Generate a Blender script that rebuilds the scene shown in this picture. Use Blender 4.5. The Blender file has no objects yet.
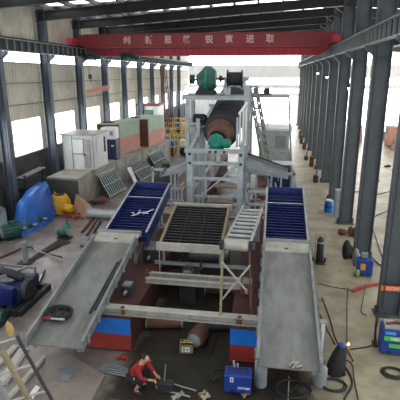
import bpy, bmesh, math, random
from mathutils import Vector, Matrix, Quaternion
random.seed(7)
PI=math.pi
COL=bpy.context.scene.collection

# ------------------------------------------------------------ camera frame
F=450.0; CAMH=8.0
XV=Vector((0.98736442,-0.04272719,0.15259712)); YV=Vector((0.15846607,0.266223,-0.95079641)); ZV=Vector((0,0.96296402,0.26962993))
def ray(x,y):
    c=Vector((x-200,200-y,-F)); return Vector((XV.dot(c),YV.dot(c),ZV.dot(c)))
def G(x,y,z=0.0):          # point of the place at height z seen at x, y
    d=ray(x,y); return Vector((0,0,CAMH))+d*((z-CAMH)/d.z)
def GY(x,y,Y):             # the same on the upright plane Y
    d=ray(x,y); return Vector((0,0,CAMH))+d*(Y/d.y)

# ------------------------------------------------------------ materials
def mat(name,col,rough=.6,metal=0.0,var=.25,scale=3.0,bump=0.0,col2=None,thr=None,emit=None,es=0,bscale=None,spec=None,stretch=None):
    m=bpy.data.materials.new(name); m.use_nodes=True; nt=m.node_tree; b=nt.nodes['Principled BSDF']
    b.inputs['Roughness'].default_value=rough; b.inputs['Metallic'].default_value=metal
    if spec is not None: b.inputs['Specular IOR Level'].default_value=spec
    tc=nt.nodes.new('ShaderNodeTexCoord'); no=nt.nodes.new('ShaderNodeTexNoise'); no.inputs['Scale'].default_value=scale; no.inputs['Detail'].default_value=6
    no.inputs['Roughness'].default_value=.65
    if stretch:
        mp=nt.nodes.new('ShaderNodeMapping'); mp.inputs['Scale'].default_value=stretch; nt.links.new(tc.outputs['Object'],mp.inputs['Vector']); nt.links.new(mp.outputs['Vector'],no.inputs['Vector'])
    else: nt.links.new(tc.outputs['Object'],no.inputs['Vector'])
    rp=nt.nodes.new('ShaderNodeValToRGB'); nt.links.new(no.outputs['Fac'],rp.inputs['Fac'])
    c=Vector(col); c2=Vector(col2) if col2 else c*(1-var)
    t=thr or (.3,.7)
    rp.color_ramp.elements[0].position=t[0]; rp.color_ramp.elements[1].position=t[1]
    rp.color_ramp.elements[0].color=(*c2,1); rp.color_ramp.elements[1].color=(*[min(1,v*(1+var*.3)) for v in c],1)
    nt.links.new(rp.outputs['Color'],b.inputs['Base Color'])
    if bump:
        n2=nt.nodes.new('ShaderNodeTexNoise'); n2.inputs['Scale'].default_value=bscale or scale*6; n2.inputs['Detail'].default_value=4
        nt.links.new(tc.outputs['Object'],n2.inputs['Vector'])
        bp=nt.nodes.new('ShaderNodeBump'); bp.inputs['Strength'].default_value=bump; bp.inputs['Distance'].default_value=.03
        nt.links.new(n2.outputs['Fac'],bp.inputs['Height']); nt.links.new(bp.outputs['Normal'],b.inputs['Normal'])
    if emit:
        b.inputs['Emission Color'].default_value=(*emit,1); b.inputs['Emission Strength'].default_value=es
    return m
M={}
M['col']=mat('column_grey_paint',(.085,.10,.112),.55,0,.35,1.2)
M['colL']=mat('column_blue_grey_paint',(.085,.105,.135),.55,0,.35,1.2)
M['dark']=mat('dark_steel',(.035,.036,.04),.6,.2,.4,2)
M['black']=mat('black_rubber',(.012,.012,.014),.6,0,.3,5)
M['steel']=mat('galvanised_steel',(.42,.45,.46),.42,.35,.3,2.2,.1)
M['frame']=mat('grey_painted_frame',(.42,.47,.49),.5,.1,.3,3)
M['pale']=mat('pale_primer_steel',(.44,.43,.38),.5,.1,.3,3)
M['plate']=mat('worn_chute_plate',(.25,.265,.25),.4,.4,.2,1.3,.1,col2=(.16,.165,.155),thr=(.36,.64),stretch=(1.5,.5,.5))
M['rimsteel']=mat('weathered_rim_steel',(.27,.29,.29),.45,.3,.35,3)
M['blue']=mat('deep_blue_paint',(.012,.025,.16),.35,0,.4,3)
M['bluel']=mat('welder_blue_paint',(.02,.055,.30),.4,0,.25,4)
M['sky']=mat('hull_bright_blue',(.015,.17,.62),.4,0,.2,1.5)
M['red']=mat('hull_red_lead',(.30,.035,.025),.5,0,.3,1.5)
M['redd']=mat('dark_red_primer',(.075,.022,.017),.65,0,.5,1.5)
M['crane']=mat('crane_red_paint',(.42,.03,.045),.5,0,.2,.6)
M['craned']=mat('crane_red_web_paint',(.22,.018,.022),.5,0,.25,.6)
M['white']=mat('white_paint',(.78,.79,.78),.5,0,.12,2)
M['lett']=mat('faded_white_lettering',(.62,.40,.37),.6,0,.2,2)
M['clad']=mat('beige_cladding',(.66,.62,.50),.5,0,.2,.7,0,col2=(.48,.45,.37))
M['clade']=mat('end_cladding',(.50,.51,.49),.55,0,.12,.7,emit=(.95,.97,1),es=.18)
M['wains']=mat('dark_lower_wall',(.085,.085,.09),.8,0,.5,.9,.2)
M['tan']=mat('tan_painted_steel',(.27,.22,.12),.55,.1,.35,3)
M['rust']=mat('rusty_steel',(.16,.075,.045),.8,.1,.5,4,.2)
M['brown']=mat('brown_lower_ring',(.13,.06,.04),.7,.1,.5,3,.2)
M['wood']=mat('raw_plywood',(.38,.24,.14),.8,0,.35,3)
M['pink']=mat('dusty_pink_deck_boards',(.36,.24,.20),.8,0,.4,3)
M['green']=mat('machine_green',(.0,.22,.15),.4,0,.3,4)
M['greend']=mat('dark_machine_green',(.02,.10,.08),.5,0,.4,4)
M['tarp']=mat('blue_tarpaulin',(.02,.14,.55),.4,0,.3,2.5,.3)
M['yellow']=mat('yellow_paint',(.72,.38,.02),.5,0,.25,4)
M['yelf']=mat('dusty_yellow_tube',(.66,.50,.16),.5,0,.25,3)
M['orange']=mat('orange_band',(.85,.16,.04),.5,0,.1,4)
M['mint']=mat('pale_mint_paint',(.36,.46,.36),.7,0,.25,2)
M['salmon']=mat('faded_salmon_paint',(.56,.27,.21),.7,0,.25,2)
M['grey']=mat('mid_grey_paint',(.26,.28,.28),.65,0,.3,2)
M['concrete_box']=mat('weathered_pontoon_grey',(.36,.35,.30),.75,0,.35,1.2,.1)
M['navy']=mat('navy_cabinet',(.012,.02,.07),.4,0,.3,4)
M['sheet']=mat('dull_sheet_steel',(.25,.28,.30),.45,.3,.35,1.5)
M['glassg']=mat('green_tinted_pane',(.10,.22,.16),.15,0,.2,3)
M['cable']=mat('cable_black',(.02,.02,.02),.7,0,.2,4)
M['cabler']=mat('cable_red',(.35,.03,.02),.6,0,.2,4)
M['skin']=mat('skin',(.52,.27,.17),.55,0,.1,8)
M['shirt']=mat('red_shirt_cloth',(.33,.015,.02),.85,0,.3,8,.2)
M['pants']=mat('dark_trouser_cloth',(.015,.015,.02),.9,0,.3,8,.2)
M['hair']=mat('black_hair',(.01,.009,.008),.7,0,.2,20,.3)
M['straw']=mat('straw_bristle',(.50,.33,.12),.9,0,.4,20,.3)
M['greenled']=mat('green_label',(.10,.55,.06),.5,0,.1,4)
M['lblue']=mat('light_blue_label',(.10,.35,.75),.5,0,.1,4)
M['pane']=mat('daylit_pane',(.8,.8,.8),.3,0,.02,1,emit=(.93,.97,1),es=4.2)
M['paneend']=mat('daylit_end_opening',(.8,.8,.8),.3,0,.02,1,emit=(.95,.98,1),es=5.0)
M['sky_panel']=mat('translucent_roof_panel',(.7,.7,.66),.5,0,.1,1,emit=(.97,.98,1),es=3.4)
M['roof']=mat('roof_sheet',(.60,.58,.50),.6,0,.2,1)
M['leaf']=mat('green_cover',(.24,.36,.10),.8,0,.4,8)
M['flame']=mat('warm_lamp',(1,.6,.1),.5,0,0,1,emit=(1,.55,.12),es=6)
M['lamp']=mat('bay_lamp_glow',(1,1,1),.5,0,0,1,emit=(.9,.97,1),es=30)

def floor_mat():
    m=bpy.data.materials.new('workshop_concrete'); m.use_nodes=True; nt=m.node_tree; b=nt.nodes['Principled BSDF']; L=nt.links.new
    tc=nt.nodes.new('ShaderNodeTexCoord'); sp=nt.nodes.new('ShaderNodeSeparateXYZ'); L(tc.outputs['Object'],sp.inputs[0])
    def N(s,d=8,r=.65):
        n=nt.nodes.new('ShaderNodeTexNoise'); n.inputs['Scale'].default_value=s; n.inputs['Detail'].default_value=d; n.inputs['Roughness'].default_value=r
        L(tc.outputs['Object'],n.inputs['Vector']); return n.outputs['Fac']
    def MR(v,a,b_,c=0,d=1):
        n=nt.nodes.new('ShaderNodeMapRange'); n.interpolation_type='SMOOTHSTEP'; L(v,n.inputs[0])
        n.inputs[1].default_value=a; n.inputs[2].default_value=b_; n.inputs[3].default_value=c; n.inputs[4].default_value=d; return n.outputs[0]
    def MA(op,a,b_):
        n=nt.nodes.new('ShaderNodeMath'); n.operation=op
        for i,v in enumerate((a,b_)):
            if isinstance(v,(int,float)): n.inputs[i].default_value=v
            else: L(v,n.inputs[i])
        return n.outputs[0]
    def MIX(f,c1,c2):
        n=nt.nodes.new('ShaderNodeMix'); n.data_type='RGBA'
        if isinstance(f,(int,float)): n.inputs[0].default_value=f
        else: L(f,n.inputs[0])
        for i,c in ((6,c1),(7,c2)):
            if isinstance(c,tuple): n.inputs[i].default_value=(*c,1)
            else: L(c,n.inputs[i])
        return n.outputs[2]
    x,y=sp.outputs['X'],sp.outputs['Y']
    wob=MA('MULTIPLY',MA('SUBTRACT',N(.5),.5),2.4)
    xw=MA('ADD',x,wob); yw=MA('ADD',y,wob)
    beige=MIX(MR(N(.8),.35,.7),(.25,.22,.15),(.43,.385,.275))
    left=MIX(MR(N(.9),.35,.7),(.15,.125,.115),(.29,.25,.235))
    side=MR(xw,-5.2,-3.2)
    base=MIX(side,left,beige)
    # oily floor in the hull well; same mask paints shade under the right sluice
    oil_shade=MA('MULTIPLY',MA('MULTIPLY',MR(xw,-4.5,-3.7),MR(xw,2.1,.9)),MR(yw,45,36))
    base=MIX(MA('MULTIPLY',oil_shade,.93),base,(.014,.012,.012))
    sp2=MR(N(2.6,10,.75),.60,.70)
    base=MIX(MA('MULTIPLY',sp2,.45),base,(.10,.085,.07))
    L(base,b.inputs['Base Color']); L(MA('SUBTRACT',.5,MA('MULTIPLY',oil_shade,.42)),b.inputs['Specular IOR Level'])
    rr=MR(N(1.4),.3,.7,.26,.5); L(rr,b.inputs['Roughness']); 
    bp=nt.nodes.new('ShaderNodeBump'); bp.inputs['Strength'].default_value=.12; bp.inputs['Distance'].default_value=.02
    L(N(12),bp.inputs['Height']); L(bp.outputs['Normal'],b.inputs['Normal'])
    return m
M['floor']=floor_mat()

# ------------------------------------------------------------ mesh builder
class MB:
    def __init__(s): s.v=[]; s.f=[]; s.sm=set(); s.st=[]
    def add(s,vs,fs,smooth=False):
        n=len(s.v); s.st.append((n,len(s.f))); s.v+= [tuple(v) for v in vs]
        for f in fs:
            if smooth: s.sm.add(len(s.f))
            s.f.append(tuple(i+n for i in f))
        return s
    def box(s,x0,x1,y0,y1,z0,z1):
        vs=[(x,y,z) for z in (z0,z1) for y in (y0,y1) for x in (x0,x1)]
        return s.add(vs,[(0,2,3,1),(4,5,7,6),(0,1,5,4),(2,6,7,3),(0,4,6,2),(1,3,7,5)])
    def bar(s,a,b,w,h,up=(0,0,1)):       # rectangular bar a->b, w sideways, h along up
        a=Vector(a); b=Vector(b); d=(b-a).normalized(); u=Vector(up)
        if abs(d.dot(u))>.99: u=Vector((0,1,0))
        r=d.cross(u).normalized(); u=r.cross(d).normalized()
        vs=[]
        for p in (a,b):
            for sx,sz in ((-1,-1),(1,-1),(1,1),(-1,1)): vs.append(p+r*(sx*w/2)+u*(sz*h/2))
        return s.add(vs,[(0,1,2,3),(7,6,5,4),(0,4,5,1),(1,5,6,2),(2,6,7,3),(3,7,4,0)])
    def angle(s,a,b,w,t=.012,up=(0,0,1)):    # L section
        a=Vector(a); b=Vector(b); d=(b-a).normalized(); u=Vector(up)
        if abs(d.dot(u))>.99: u=Vector((0,1,0))
        r=d.cross(u).normalized(); u=r.cross(d).normalized()
        s.bar(a+u*(w/2-t/2)*-1,b+u*(w/2-t/2)*-1,w,t,up); s.bar(a-r*(w/2-t/2),b-r*(w/2-t/2),t,w,up); return s
    def tube(s,pts,r,n=8,r2=None,caps=True):
        pts=[Vector(p) for p in pts]; rings=[]; k=len(pts)
        d=(pts[1]-pts[0]).normalized(); u=Vector((0,0,1)) if abs(d.z)<.9 else Vector((1,0,0)); u=(u-d*u.dot(d)).normalized()
        vs=[]
        for i,p in enumerate(pts):
            dd=(pts[min(i+1,k-1)]-pts[max(i-1,0)]).normalized()
            u=(u-dd*u.dot(dd)).normalized(); w=dd.cross(u)
            rr=r if r2 is None else r+(r2-r)*i/(k-1)
            for j in range(n):
                t=2*PI*j/n; vs.append(p+u*(rr*math.cos(t))+w*(rr*math.sin(t)))
        fs=[]
        for i in range(k-1):
            for j in range(n): fs.append((i*n+j,i*n+(j+1)%n,(i+1)*n+(j+1)%n,(i+1)*n+j))
        s.add(vs,fs,True)
        if caps: s.add(vs[:n],[tuple(range(n-1,-1,-1))]); s.add(vs[-n:],[tuple(range(n))])
        return s
    def lathe(s,a,b,prof,n=24):          # prof: (t along a->b in metres, radius)
        a=Vector(a); d=(Vector(b)-a).normalized(); u=Vector((0,0,1)) if abs(d.z)<.9 else Vector((1,0,0)); u=(u-d*u.dot(d)).normalized(); w=d.cross(u)
        vs=[]
        for (t,r) in prof:
            for j in range(n):
                q=2*PI*j/n; vs.append(a+d*t+u*(r*math.cos(q))+w*(r*math.sin(q)))
        fs=[]
        for i in range(len(prof)-1):
            for j in range(n): fs.append((i*n+j,i*n+(j+1)%n,(i+1)*n+(j+1)%n,(i+1)*n+j))
        s.add(vs,fs,n>10)
        s.add(vs[:n],[tuple(range(n-1,-1,-1))]); s.add(vs[-n:],[tuple(range(n))]); return s
    def quad(s,a,b,c,d): return s.add([a,b,c,d],[(0,1,2,3)])
    def prism(s,pts,off):               # polygon extruded by vector off
        off=Vector(off); n=len(pts); vs=[Vector(p) for p in pts]+[Vector(p)+off for p in pts]
        return s.add(vs,[tuple(range(n-1,-1,-1)),tuple(range(n,2*n))]+[(i,(i+1)%n,n+(i+1)%n,n+i) for i in range(n)])
    def ball(s,c,r,n=10,sc=(1,1,1)):
        c=Vector(c); vs=[];fs=[]
        for i in range(n+1):
            p=PI*i/n
            for j in range(n*2):
                q=PI*j/n; vs.append(c+Vector((sc[0]*r*math.sin(p)*math.cos(q),sc[1]*r*math.sin(p)*math.sin(q),sc[2]*r*math.cos(p))))
        for i in range(n):
            for j in range(n*2): fs.append((i*2*n+j,(i+1)*2*n+j,(i+1)*2*n+(j+1)%(2*n),i*2*n+(j+1)%(2*n)))
        return s.add(vs,fs,True)
def B(): return MB()

def rootloc(p):
    l=Vector((0,0,0))
    while p is not None: l=l+p.location; p=p.parent
    return l
def finish(o,bevel=0):
    return o
def part(name,mb,m,parent=None,local=False,label=None,bevel=0,kind=None):
    off=Vector((0,0,0)) if (local or parent is None) else rootloc(parent)
    me=bpy.data.meshes.new(name); me.from_pydata([tuple(Vector(v)-off) for v in mb.v],[],mb.f); me.update()
    bm=bmesh.new(); bm.from_mesh(me); bmesh.ops.recalc_face_normals(bm,faces=bm.faces)
    bm.to_mesh(me); bm.free()
    for i,p in enumerate(me.polygons):
        if i in mb.sm: p.use_smooth=True
    me.materials.append(M[m] if isinstance(m,str) else m)
    o=bpy.data.objects.new(name,me); COL.objects.link(o)
    if parent: o.parent=parent
    if label: o['label']=label
    if kind: o['kind']=kind
    if bevel:
        md=o.modifiers.new('bevel','BEVEL'); md.width=bevel; md.segments=2; md.limit_method='ANGLE'
    return o
def parts(name,mb,m,parent,per=1,local=False,label=None):
    # every piece (per consecutive shapes) becomes a part of its own
    st=mb.st; out=[]
    for i in range(0,len(st),per):
        a,fa=st[i]; b,fb=st[i+per] if i+per<len(st) else (len(mb.v),len(mb.f))
        q=MB(); q.v=mb.v[a:b]; q.f=[tuple(j-a for j in f) for f in mb.f[fa:fb]]; q.sm={k-fa for k in mb.sm if fa<=k<fb}
        out.append(part(name,q,m,parent,local,label))
    return out
def thing(name,label,cat,loc=(0,0,0),group=None,rz=0):
    o=bpy.data.objects.new(name,None); COL.objects.link(o); o.empty_display_size=.1
    o.location=loc; o.rotation_euler=(0,0,rz); o['label']=label; o['category']=cat
    if group: o['group']=group
    return o
def solo(name,label,cat,mb,m,group=None,bevel=0,kind=None):
    xs=[v[0] for v in mb.v]; ys=[v[1] for v in mb.v]; zs=[v[2] for v in mb.v]
    c=Vector(((min(xs)+max(xs))/2,(min(ys)+max(ys))/2,min(zs)))
    mb.v=[tuple(Vector(v)-c) for v in mb.v]
    o=part(name,mb,m,None,bevel=bevel); o.location=c; o['label']=label; o['category']=cat
    if group: o['group']=group
    if kind: o['kind']=kind
    return o
def struct(name,mb,m,parent=None):
    o=part(name,mb,m,parent)
    if not parent: o['kind']='structure'
    return o
def dup(root,loc=None,rz=None,label=None,group=None,rot=None):
    r=root.copy(); COL.objects.link(r)
    if loc is not None: r.location=loc
    if rz is not None: r.rotation_euler=(0,0,rz)
    if rot is not None: r.rotation_euler=rot
    if label: r['label']=label
    if group: r['group']=group
    for ch in list(root.children):
        c=ch.copy(); COL.objects.link(c); c.parent=r
        for g in list(ch.children):
            d=g.copy(); COL.objects.link(d); d.parent=c
    return r
ORD=['nearest','second','third','fourth','fifth','sixth','seventh','eighth','ninth','tenth','eleventh','twelfth','thirteenth','fourteenth']

# ============================================================ SETTING
YE=78.0; XL=-14.4; XM=4.2; XR=21.0; YB=-8.0
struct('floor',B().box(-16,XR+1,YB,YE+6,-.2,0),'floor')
def roofz(x): return 12.75-.05*(XM-x) if x<XM else 12.75-.05*(x-XM)
# ceiling: roof sheets with translucent strips left open and glazed
c=B(); sk=B()
yy=YB
def rstrip(mb,y0,y1,xa,xb,t=.06):
    za,zb=roofz(xa),roofz(xb)
    mb.add([(xa,y0,za),(xb,y0,zb),(xb,y1,zb),(xa,y1,za),(xa,y0,za+t),(xb,y0,zb+t),(xb,y1,zb+t),(xa,y1,za+t)],[(0,1,2,3),(4,5,6,7),(0,1,5,4),(1,2,6,5),(2,3,7,6),(3,0,4,7)])
k=0
while yy<YE:
    for (xa,xb) in ((-14.6,XM),(XM,XR)):
        rstrip(c,yy,yy+4.0,xa,xb); 
        rstrip(c,yy+4.0,yy+5.0,xa,xa+1.2) ; rstrip(c,yy+4.0,yy+5.0,xb-.8,xb)
    yy+=5.0
struct('ceiling',c,'roof')
yy=YB+4; n=1
while yy<YE-1:
    for (xa,xb) in ((-13.4,XM-.8),(XM+1.2,XR-.8)):
        w=B(); rstrip(w,yy,yy+1.0,xa,xb,.03); struct('window_%d'%n,w,'sky_panel'); n+=1
    yy+=5
# left wall: dark lower part, ribbed cladding round the windows, clerestory
COLY=[-3.2+5.0*i for i in range(16)]          # left bays; columns at 21.8, 26.8 ...
COLYR=[-.2+5.0*i for i in range(16)]
def corr(mb,x,y0,y1,z0,z1,p=.3,d=.035,axis='y'):
    pts=[];y=y0;i=0
    while y<y1-1e-6:
        for (dy,dx) in ((0,0),(p*.4,0),(p*.5,d),(p*.9,d)):
            if y+dy<y1: pts.append((y+dy,x+dx))
        y+=p
    pts.append((y1,x)); k=len(pts); vs=[]
    for z in (z0,z1):
        for (a,b_) in pts: vs.append((b_,a,z) if axis=='y' else (a,b_,z))
    for z in (z0,z1):
        for (a,b_) in pts: vs.append((b_-.08,a,z) if axis=='y' else (a,b_+.1,z))
    fs=[(i,i+1,k+i+1,k+i) for i in range(k-1)]+[(2*k+i,3*k+i,3*k+i+1,2*k+i+1) for i in range(k-1)]
    fs+=[(0,k,3*k,2*k),(k-1,3*k-1,4*k-1,2*k-1)]
    mb.add(vs,fs)
wl=B(); wn=[]
wl_low=B().box(XL-.2,XL,YB,YE,0,3.4); struct('wall_left',wl_low,'wains')
for cy in COLY:
    a=cy+1.45; b_=cy+4.75
    corr(wl,XL,cy,a,3.4,8.65); corr(wl,XL,b_,cy+5,3.4,8.65); corr(wl,XL,a,b_,5.5,8.65)
corr(wl,XL,COLY[0],COLY[-1]+5,9.45,11.9)
struct('wall_left_cladding',wl,'clad')
for i,cy in enumerate(COLY):
    a=cy+1.45; b_=cy+4.75
    fr=B().box(XL-.06,XL+.05,a,b_,3.4,3.46).box(XL-.06,XL+.05,a,b_,5.44,5.5).box(XL-.06,XL+.05,a,a+.07,3.4,5.5).box(XL-.06,XL+.05,b_-.07,b_,3.4,5.5)
    fr.box(XL-.05,XL+.03,(a+b_)/2-.02,(a+b_)/2+.02,3.4,5.5).box(XL-.05,XL+.03,a,b_,4.7,4.73)
    w=struct('window_%d'%n,B().box(XL-.1,XL-.07,a,b_,3.4,5.5),'pane'); n+=1
    struct('window_frame',fr,'white',w)
    w=struct('window_%d'%n,B().box(XL-.08,XL-.05,cy,cy+5,8.65,9.45),'pane'); n+=1
    fr=B()
    for q in range(1,4): fr.box(XL-.05,XL-.01,cy+q*1.25-.02,cy+q*1.25+.02,8.65,9.45)
    struct('window_frame',fr,'white',w)
for i,z in enumerate((3.42,6.3,7.5,8.6)):
    struct('trim_%d'%(i+1),B().box(XL+.04,XL+.12,COLY[0],YE,z-.03,z+.03),'grey')
# end wall with its bright bands and doors
we=B()
def eb(x0,x1,z0,z1): corr(we,YE,x0,x1,z0,z1,.5,.05,'x')
eb(XL,XR,11.3,13.0); eb(XL,XR,7.4,9.4); eb(XL,XR,5.7,6.3)
eb(XL,-3.4,3.6,5.0); eb(-3.4,XM,4.5,4.9)
eb(XL,-8,0,3.6); eb(XM-.2,XM+1,0,5.7)
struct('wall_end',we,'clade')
for (x0,x1,z0,z1) in ((XL,XR,9.4,11.3),(XL,XR,6.3,7.4),(XL,XM,4.9,5.7),(-8,-3.4,0,3.6),(XM+1,XR,0,5.7)):
    w=struct('window_%d'%n,B().box(x0,x1,YE+.1,YE+.15,z0,z1),'paneend'); n+=1
    fr=B(); x=x0
    while x<x1: fr.box(x-.04,x+.04,YE,YE+.1,z0,z1); x+=3.0
    struct('window_frame',fr,'white',w)
d=struct('door_1',B().box(-3.4,XM-.2,YE+.1,YE+.15,0,4.5),'paneend')
struct('door_frame',B().box(-3.6,-3.4,YE-.1,YE+.12,0,4.6).box(XM-.4,XM-.2,YE-.1,YE+.12,0,4.6).box(-3.6,XM-.2,YE-.1,YE+.12,4.5,4.7),'white',d)
# right-hand outer wall
wr=B().box(XR,XR+.2,YB,YE,0,1.2).box(XR,XR+.2,YB,YE,4.2,8.5).box(XR,XR+.2,YB,YE,9.6,12.2)
struct('wall_right',wr,'clad')
for i in range(8):
    y=-5+i*10
    w=struct('window_%d'%n,B().box(XR+.1,XR+.15,y,y+9.6,1.2,4.2),'pane'); n+=1
    fr=B()
    for q in range(5): fr.box(XR+.02,XR+.1,y+q*2.4-.04,y+q*2.4+.04,1.2,4.2)
    struct('window_frame',fr,'white',w)
    w=struct('window_%d'%n,B().box(XR+.1,XR+.15,y,y+9.6,8.5,9.6),'pane'); n+=1

# ============================================================ COLUMNS
def hcol(w,dpt,h,m,conduit=True,side=1):
    t=.03
    b=B().box(-w/2,-w/2+t,-dpt/2,dpt/2,0,h).box(w/2-t,w/2,-dpt/2,dpt/2,0,h).box(-w/2+t,w/2-t,-.015,.015,0,h)
    return b
def make_column(x,y,w,dpt,h,m,label,group,side,zr):
    t=thing('steel_column',label,'column',(x,y,0),group)
    part('shaft',hcol(w,dpt,h,m),m,t,local=True)
    part('base_plate',B().box(-w/2-.12,w/2+.12,-dpt/2-.12,dpt/2+.12,0,.04).box(-w/2-.1,-w/2,-.02,.02,.04,.3).box(w/2,w/2+.1,-.02,.02,.04,.3),m,t,local=True)
    br=B(); s=side
    br.prism([(s*w/2,-.12,zr),(s*(w/2+.34),-.12,zr),(s*(w/2+.34),-.12,zr-.12),(s*w/2,-.12,zr-.38)],(0,.24,0))
    part('runway_bracket',br,m,t,local=True)
    st=B()
    for z in (8.6,): st.box(-w/2+.03,w/2-.03,-dpt/2+.02,dpt/2-.02,z,z+.02)
    parts('stiffener',st,m,t,local=True)
    part('conduit',B().tube([(s*(w/2-.1),-dpt/2-.03,.3),(s*(w/2-.1),-dpt/2-.03,h-2)],.018,6),'dark',t,local=True)
    return t
first=None; k=0
for cy in COLYR[3:]:
    lab='grey steel H-column on the right of the work bay, %s from the camera'%ORD[k]
    if k==0: lab='grey steel H-column cut by the right frame edge with an orange band low on it'
    if first is None: first=make_column(XM,cy,.7,.34,12.45,'col',lab,'columns along the right of the bay',-1,9.1)
    else: dup(first,(XM,cy,0),0,lab)
    k+=1
RC=first
first=None; k=0
for cy in COLY[5:15]:
    lab='blue-grey steel H-column along the left windowed wall, %s from the camera'%ORD[k]
    if first is None: first=make_column(-13.85,cy,.5,.34,11.7,'colL',lab,'columns along the left wall',1,9.1)
    else: dup(first,(-13.85,cy,0),0,lab)
    k+=1
# orange band with lettering on nearest right column
nb=rootloc(RC)
def text_mesh(s,size,depth=.004,bold=False):
    cu=bpy.data.curves.new('lettering','FONT'); cu.body=s; cu.size=size; cu.extrude=depth; cu.resolution_u=3; cu.align_x='CENTER'; cu.align_y='CENTER'
    if bold: cu.offset=size*.025
    o=bpy.data.objects.new('tmp',cu); COL.objects.link(o); bpy.context.view_layer.update()
    me=bpy.data.meshes.new_from_object(o.evaluated_get(bpy.context.evaluated_depsgraph_get()))
    COL.objects.unlink(o); bpy.data.objects.remove(o); return me
def text(name,s,size,loc,rot,m,parent,bold=False):      # loc in the parent's frame
    me=text_mesh(s,size,.004,bold); me.materials.append(M[m]); o=bpy.data.objects.new(name,me); COL.objects.link(o)
    o.parent=parent; o.location=loc; o.rotation_euler=rot; return o
p=G(389,290,0); 
# band position on the flange face of the column
z0=GY(394,289,14.6).z
bnd=part('painted_band',B().box(nb.x-.358,nb.x+.358,nb.y-.19,nb.y-.172,z0-.09,z0+.09),'orange',RC,label='orange band with pale letters')
text('band_lettering','KJTDM',.13,(0.02,-.195,z0),(PI/2,0,0),'white',bnd)
# ============================================================ RUNWAY BEAMS AND ROOF STEEL
def runway(x,label,y0,y1,z0=9.15,z1=9.7):
    t=thing('crane_runway_beam',label,'beam',(x,(y0+y1)/2,z0),'crane runway beams')
    part('beam_web',B().box(x-.02,x+.02,y0,y1,z0,z1),'dark',t)
    part('bottom_flange',B().box(x-.14,x+.14,y0,y1,z0-.03,z0),'frame',t); part('top_flange',B().box(x-.14,x+.14,y0,y1,z1,z1+.03),'frame',t)
    b=B(); y=y0+.4
    while y<y1-.2: b.box(x-.12,x+.12,y-.015,y+.015,z0,z1); y+=.7
    part('web_stiffeners',b,'grey',t)
    part('crane_rail',B().box(x-.04,x+.04,y0,y1,z1+.03,z1+.13),'dark',t)
    b=B()
    return t
runway(XM-.52,'dark crane runway beam with upright stiffeners carried by the right columns',YB+3,YE-2)
runway(-13.42,'dark crane runway beam running above the left clerestory windows',YB+3,YE-2)
runway(XM+.75,'runway beam of the next bay on the far side of the right columns',YB+3,YE-2)
# rafters: one per frame with haunches
k=0
for cy in COLYR[2:]:
    t=thing('roof_rafter','dark tapered roof rafter over the work bay, %s from the camera'%ORD[k],'roof beam',(-5,cy,11.2),'rafters over the bay')
    a=(-14.2,cy+2,roofz(-14.2)-.55); b_=(XM,cy,roofz(XM)-.55)
    part('rafter_web',B().bar(a,b_,.03,.5),'dark',t)
    part('bottom_flange',B().bar((a[0],a[1],a[2]-.25),(b_[0],cy,b_[2]-.25),.25,.03),'dark',t)
    part('top_flange',B().bar((a[0],a[1],a[2]+.25),(b_[0],cy,b_[2]+.25),.25,.03),'dark',t)
    part('haunch',B().prism([(XM-.35,cy-.1,roofz(XM)-.9),(XM-.8,cy-.1,roofz(XM)-.95),(XM-.35,cy-.1,roofz(XM)-1.25)],(0,.2,0)),'dark',t)
    fly=B()
    for x in range(-12,4,3): yy_=cy+2*(XM-x)/18.4; fly.bar((x,yy_+.1,roofz(x)-.78),(x,yy_+.8,roofz(x)-.25),.04,.04)
    part('fly_brace',fly,'frame',t)
    part('next_bay_rafter',B().bar((XM,cy,roofz(XM)-.6),(XR-.2,cy,roofz(XR)-.6),.28,.62),'dark',t)
    k+=1
k=0
x=-13.2
while x<XM:
    t=solo('roof_purlin','dark roof purlin running the length of the hall under the roof sheets','purlin',
        B().box(x-.03,x+.03,YB+.5,YE-1,roofz(x)-.26,roofz(x)-.02).box(x-.03,x+.06,YB+.5,YE-1,roofz(x)-.26,roofz(x)-.245),'dark','roof purlins')
    x+=1.5
# high bay lamps seen between the right columns
for (px,py,Yv) in ((318,73,42.0),(327,77,36.0),(349,88,27.0)):
    q=GY(px,py,Yv); 
    t=thing('bay_lamp','small glowing lamp fixed to a right column, %s'%({318:'farthest',327:'middle one',349:'nearest of the three'}[px]),'lamp',q,'lamps on the right columns')
    part('lamp_housing',B().lathe((0,0,.25),(0,0,0),[(0,.05),(.1,.08),(.25,.17)],14),'dark',t,local=True)
    part('bulb',B().ball((0,0,-.02),.07,8),'lamp',t,local=True)
    part('bracket',B().tube([(0,0,.2),(XM-q.x-.35,0,.35)],.02,6),'dark',t,local=True)

# ============================================================ BRIDGE CRANE
t=thing('bridge_crane','long red bridge crane spanning the bay with white slogan on its girder','crane',(-4.8,31.4,9.3))
CZ=9.68
def girder(x0,x1,y,w,z0,z1,m,nm,lab=None):
    b=B().box(x0,x1,y-w/2+.03,y+w/2-.03,z0,z1).box(x0,x1,y-w/2,y+w/2,z1,z1+.03).box(x0,x1,y-w/2,y+w/2,z0-.03,z0)
    b.prism([(x0,y-w/2+.03,z0),(x0-.6,y-w/2+.03,z0+.35),(x0-.6,y-w/2+.03,z1),(x0,y-w/2+.03,z1)],(0,w-.06,0))
    b.prism([(x1,y-w/2+.03,z0),(x1,y-w/2+.03,z1),(x1+.6,y-w/2+.03,z1),(x1+.6,y-w/2+.03,z0+.35)],(0,w-.06,0))
    return part(nm,b,m,t,label=lab)
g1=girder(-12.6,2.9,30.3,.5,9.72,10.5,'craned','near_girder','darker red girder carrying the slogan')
girder(-12.6,2.9,32.4,.55,9.25,10.35,'crane','far_girder','brighter red deeper girder')
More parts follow.
